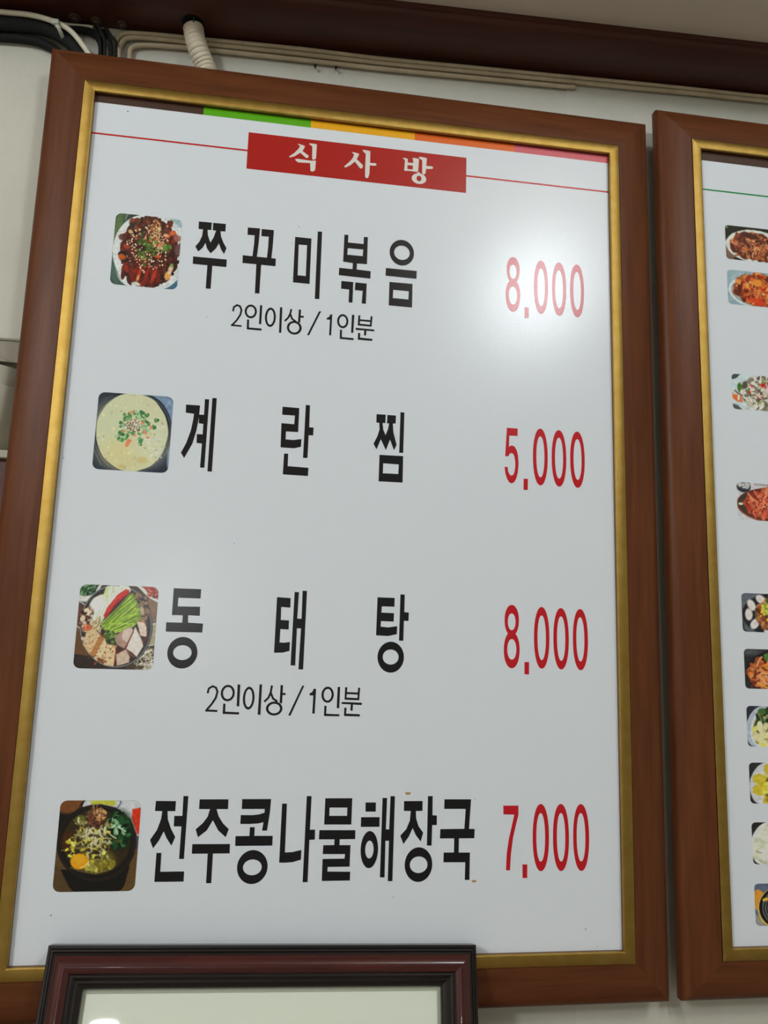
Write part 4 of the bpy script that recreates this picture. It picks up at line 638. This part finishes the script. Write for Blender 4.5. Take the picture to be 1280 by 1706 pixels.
def conduit():
    pts = spline([(0.1223, 0.0328, 0.9415), (0.1172, 0.0328, 0.9565), (0.1116, 0.0300, 0.9709), (0.1049, 0.0255, 0.9837), (0.0993, 0.0235, 0.9986), (0.0963, 0.0225, 1.0124)], 40)
    L = sum((pts[i+1]-pts[i]).length for i in range(len(pts)-1)); nr = 15
    return tube('conduit', pts, lambda t: 0.0107+.0013*(abs(math.sin(math.pi*nr*t))**.5), 28)
cd = link('conduit', conduit(), CONDUIT, label='corrugated cream plastic conduit rising from behind the board to the cornice', cat='conduit', smooth=70)
# hole in the cornice over the conduit, with a wire in it
hz = ZU+SL*0.0962-.0003
link('hole_rim', lathe('hole_rim', [(.0128, 0), (.0128, -.0010), (.0150, -.0010), (.0158, 0)], 32), CORN, cor).location = (0.0962, .0215, hz)
o = link('hole', lathe('hole', [(.0001, -.0004), (.0128, -.0004)], 32), DARK, cor); o.location = (0.0962, .0215, hz)
link('wire', tube('wire', spline([(0.0982, .0110, 1.0090), (0.0980, .0112, 1.0130), (0.0972, .0125, 1.0180)], 6), .0010, 8), mat('green_wire', (40, 70, 60), .5), label='thin greenish wire going into the cornice hole above the conduit', cat='wire')
def screw(x, y, r, label):
    s = empty('screw', (x, y, ZU+SL*x), label, 'screw')
    link('washer', lathe('washer', [(.0015, 0), (r, 0), (r*1.02, -.0006), (r*.96, -.0022), (r*.5, -.0026), (.0015, -.0026)], 28), WASHER, s, smooth=40)
    link('screw_head', lathe('screw_head', [(.0001, -.0044), (.0010, -.0044), (.0026, -.0036), (.0032, -.0026), (.0032, -.0020)], 20), STEEL, s, smooth=50)
    return s
screw(-0.0392, 0.0328, 0.0066, 'screw with round washer in the cornice, leftmost of three')
screw(-0.0157, 0.0343, 0.0062, 'screw with round washer in the cornice above the black wires')
screw(0.0130, 0.0354, 0.0060, 'screw with round washer in the cornice where the cream cables bend')
for x, z, lab in ((0.2414, 0.9987, 'tiny dark wire end under the cables, left of two'), (0.2666, 1.0002, 'tiny dark wire end under the cables, right of two')):
    n_ = link('wire_end', lathe('wire_end', [(.0001, 0), (.0016, .0002), (.0018, .0012), (.0008, .0022), (.0007, .0090)], 12), DARK, label=lab, cat='wire_end', smooth=50)  # headed pin shape standing for a short black wire end hanging there
    n_.rotation_euler = (math.radians(-70), 0, 0); n_.location = (x, YW-.0080, z-.004)

# ------------------------------------------------------------------ film-wrapped bowls in the niche
zf = .4955
def bowl(z, r, h, label):
    b = link('bowl', lathe('bowl', [(.0001, 0), (r*.45, 0), (r*.47, .004), (r*.62, .010), (r*.86, h*.5), (r, h), (r*.97, h+.001), (r*.83, h*.52), (r*.58, .014), (.0001, .012)], 64), BOWL, label=label, cat='bowl', smooth=50)
    b.location = (-.126, .098, z); return b
bowl(zf+.001, .083, .068, 'white bowl under clear film, lower of two stacked in the niche')
bowl(zf+.0225, .0825, .068, 'white bowl under clear film, upper of two stacked in the niche')
vs_, fs = [], []
rnd = random.Random(4); NS, NR = 72, 16
for j in range(NR):
    t = j/(NR-1)
    for k in range(NS):
        a = 2*math.pi*k/NS; rr = .0925*(1-.03*t**2)+.0035*math.sin(7*a+3*t)*t+.0018*math.sin(19*a+9*t)
        z = 0.001+t*.096+.0020*math.sin(5*a+1)*t
        if j == NR-1: rr *= .97
        vs_.append((rr*math.cos(a), rr*math.sin(a), z))
vs_.append((0, 0, .0985))
for j in range(NR-1):
    for k in range(NS):
        k2 = (k+1) % NS; fs.append((j*NS+k, j*NS+k2, (j+1)*NS+k2, (j+1)*NS+k))
fs += [((NR-1)*NS+k, (NR-1)*NS+(k+1) % NS, NR*NS) for k in range(NS)]
w = link('plastic_wrap', fixn(mesh('plastic_wrap', vs_, fs)), FILM, label='crinkled clear plastic wrap over the stacked bowls at the left edge', cat='plastic wrap', smooth=60)
w.location = (-.126, .098, zf)
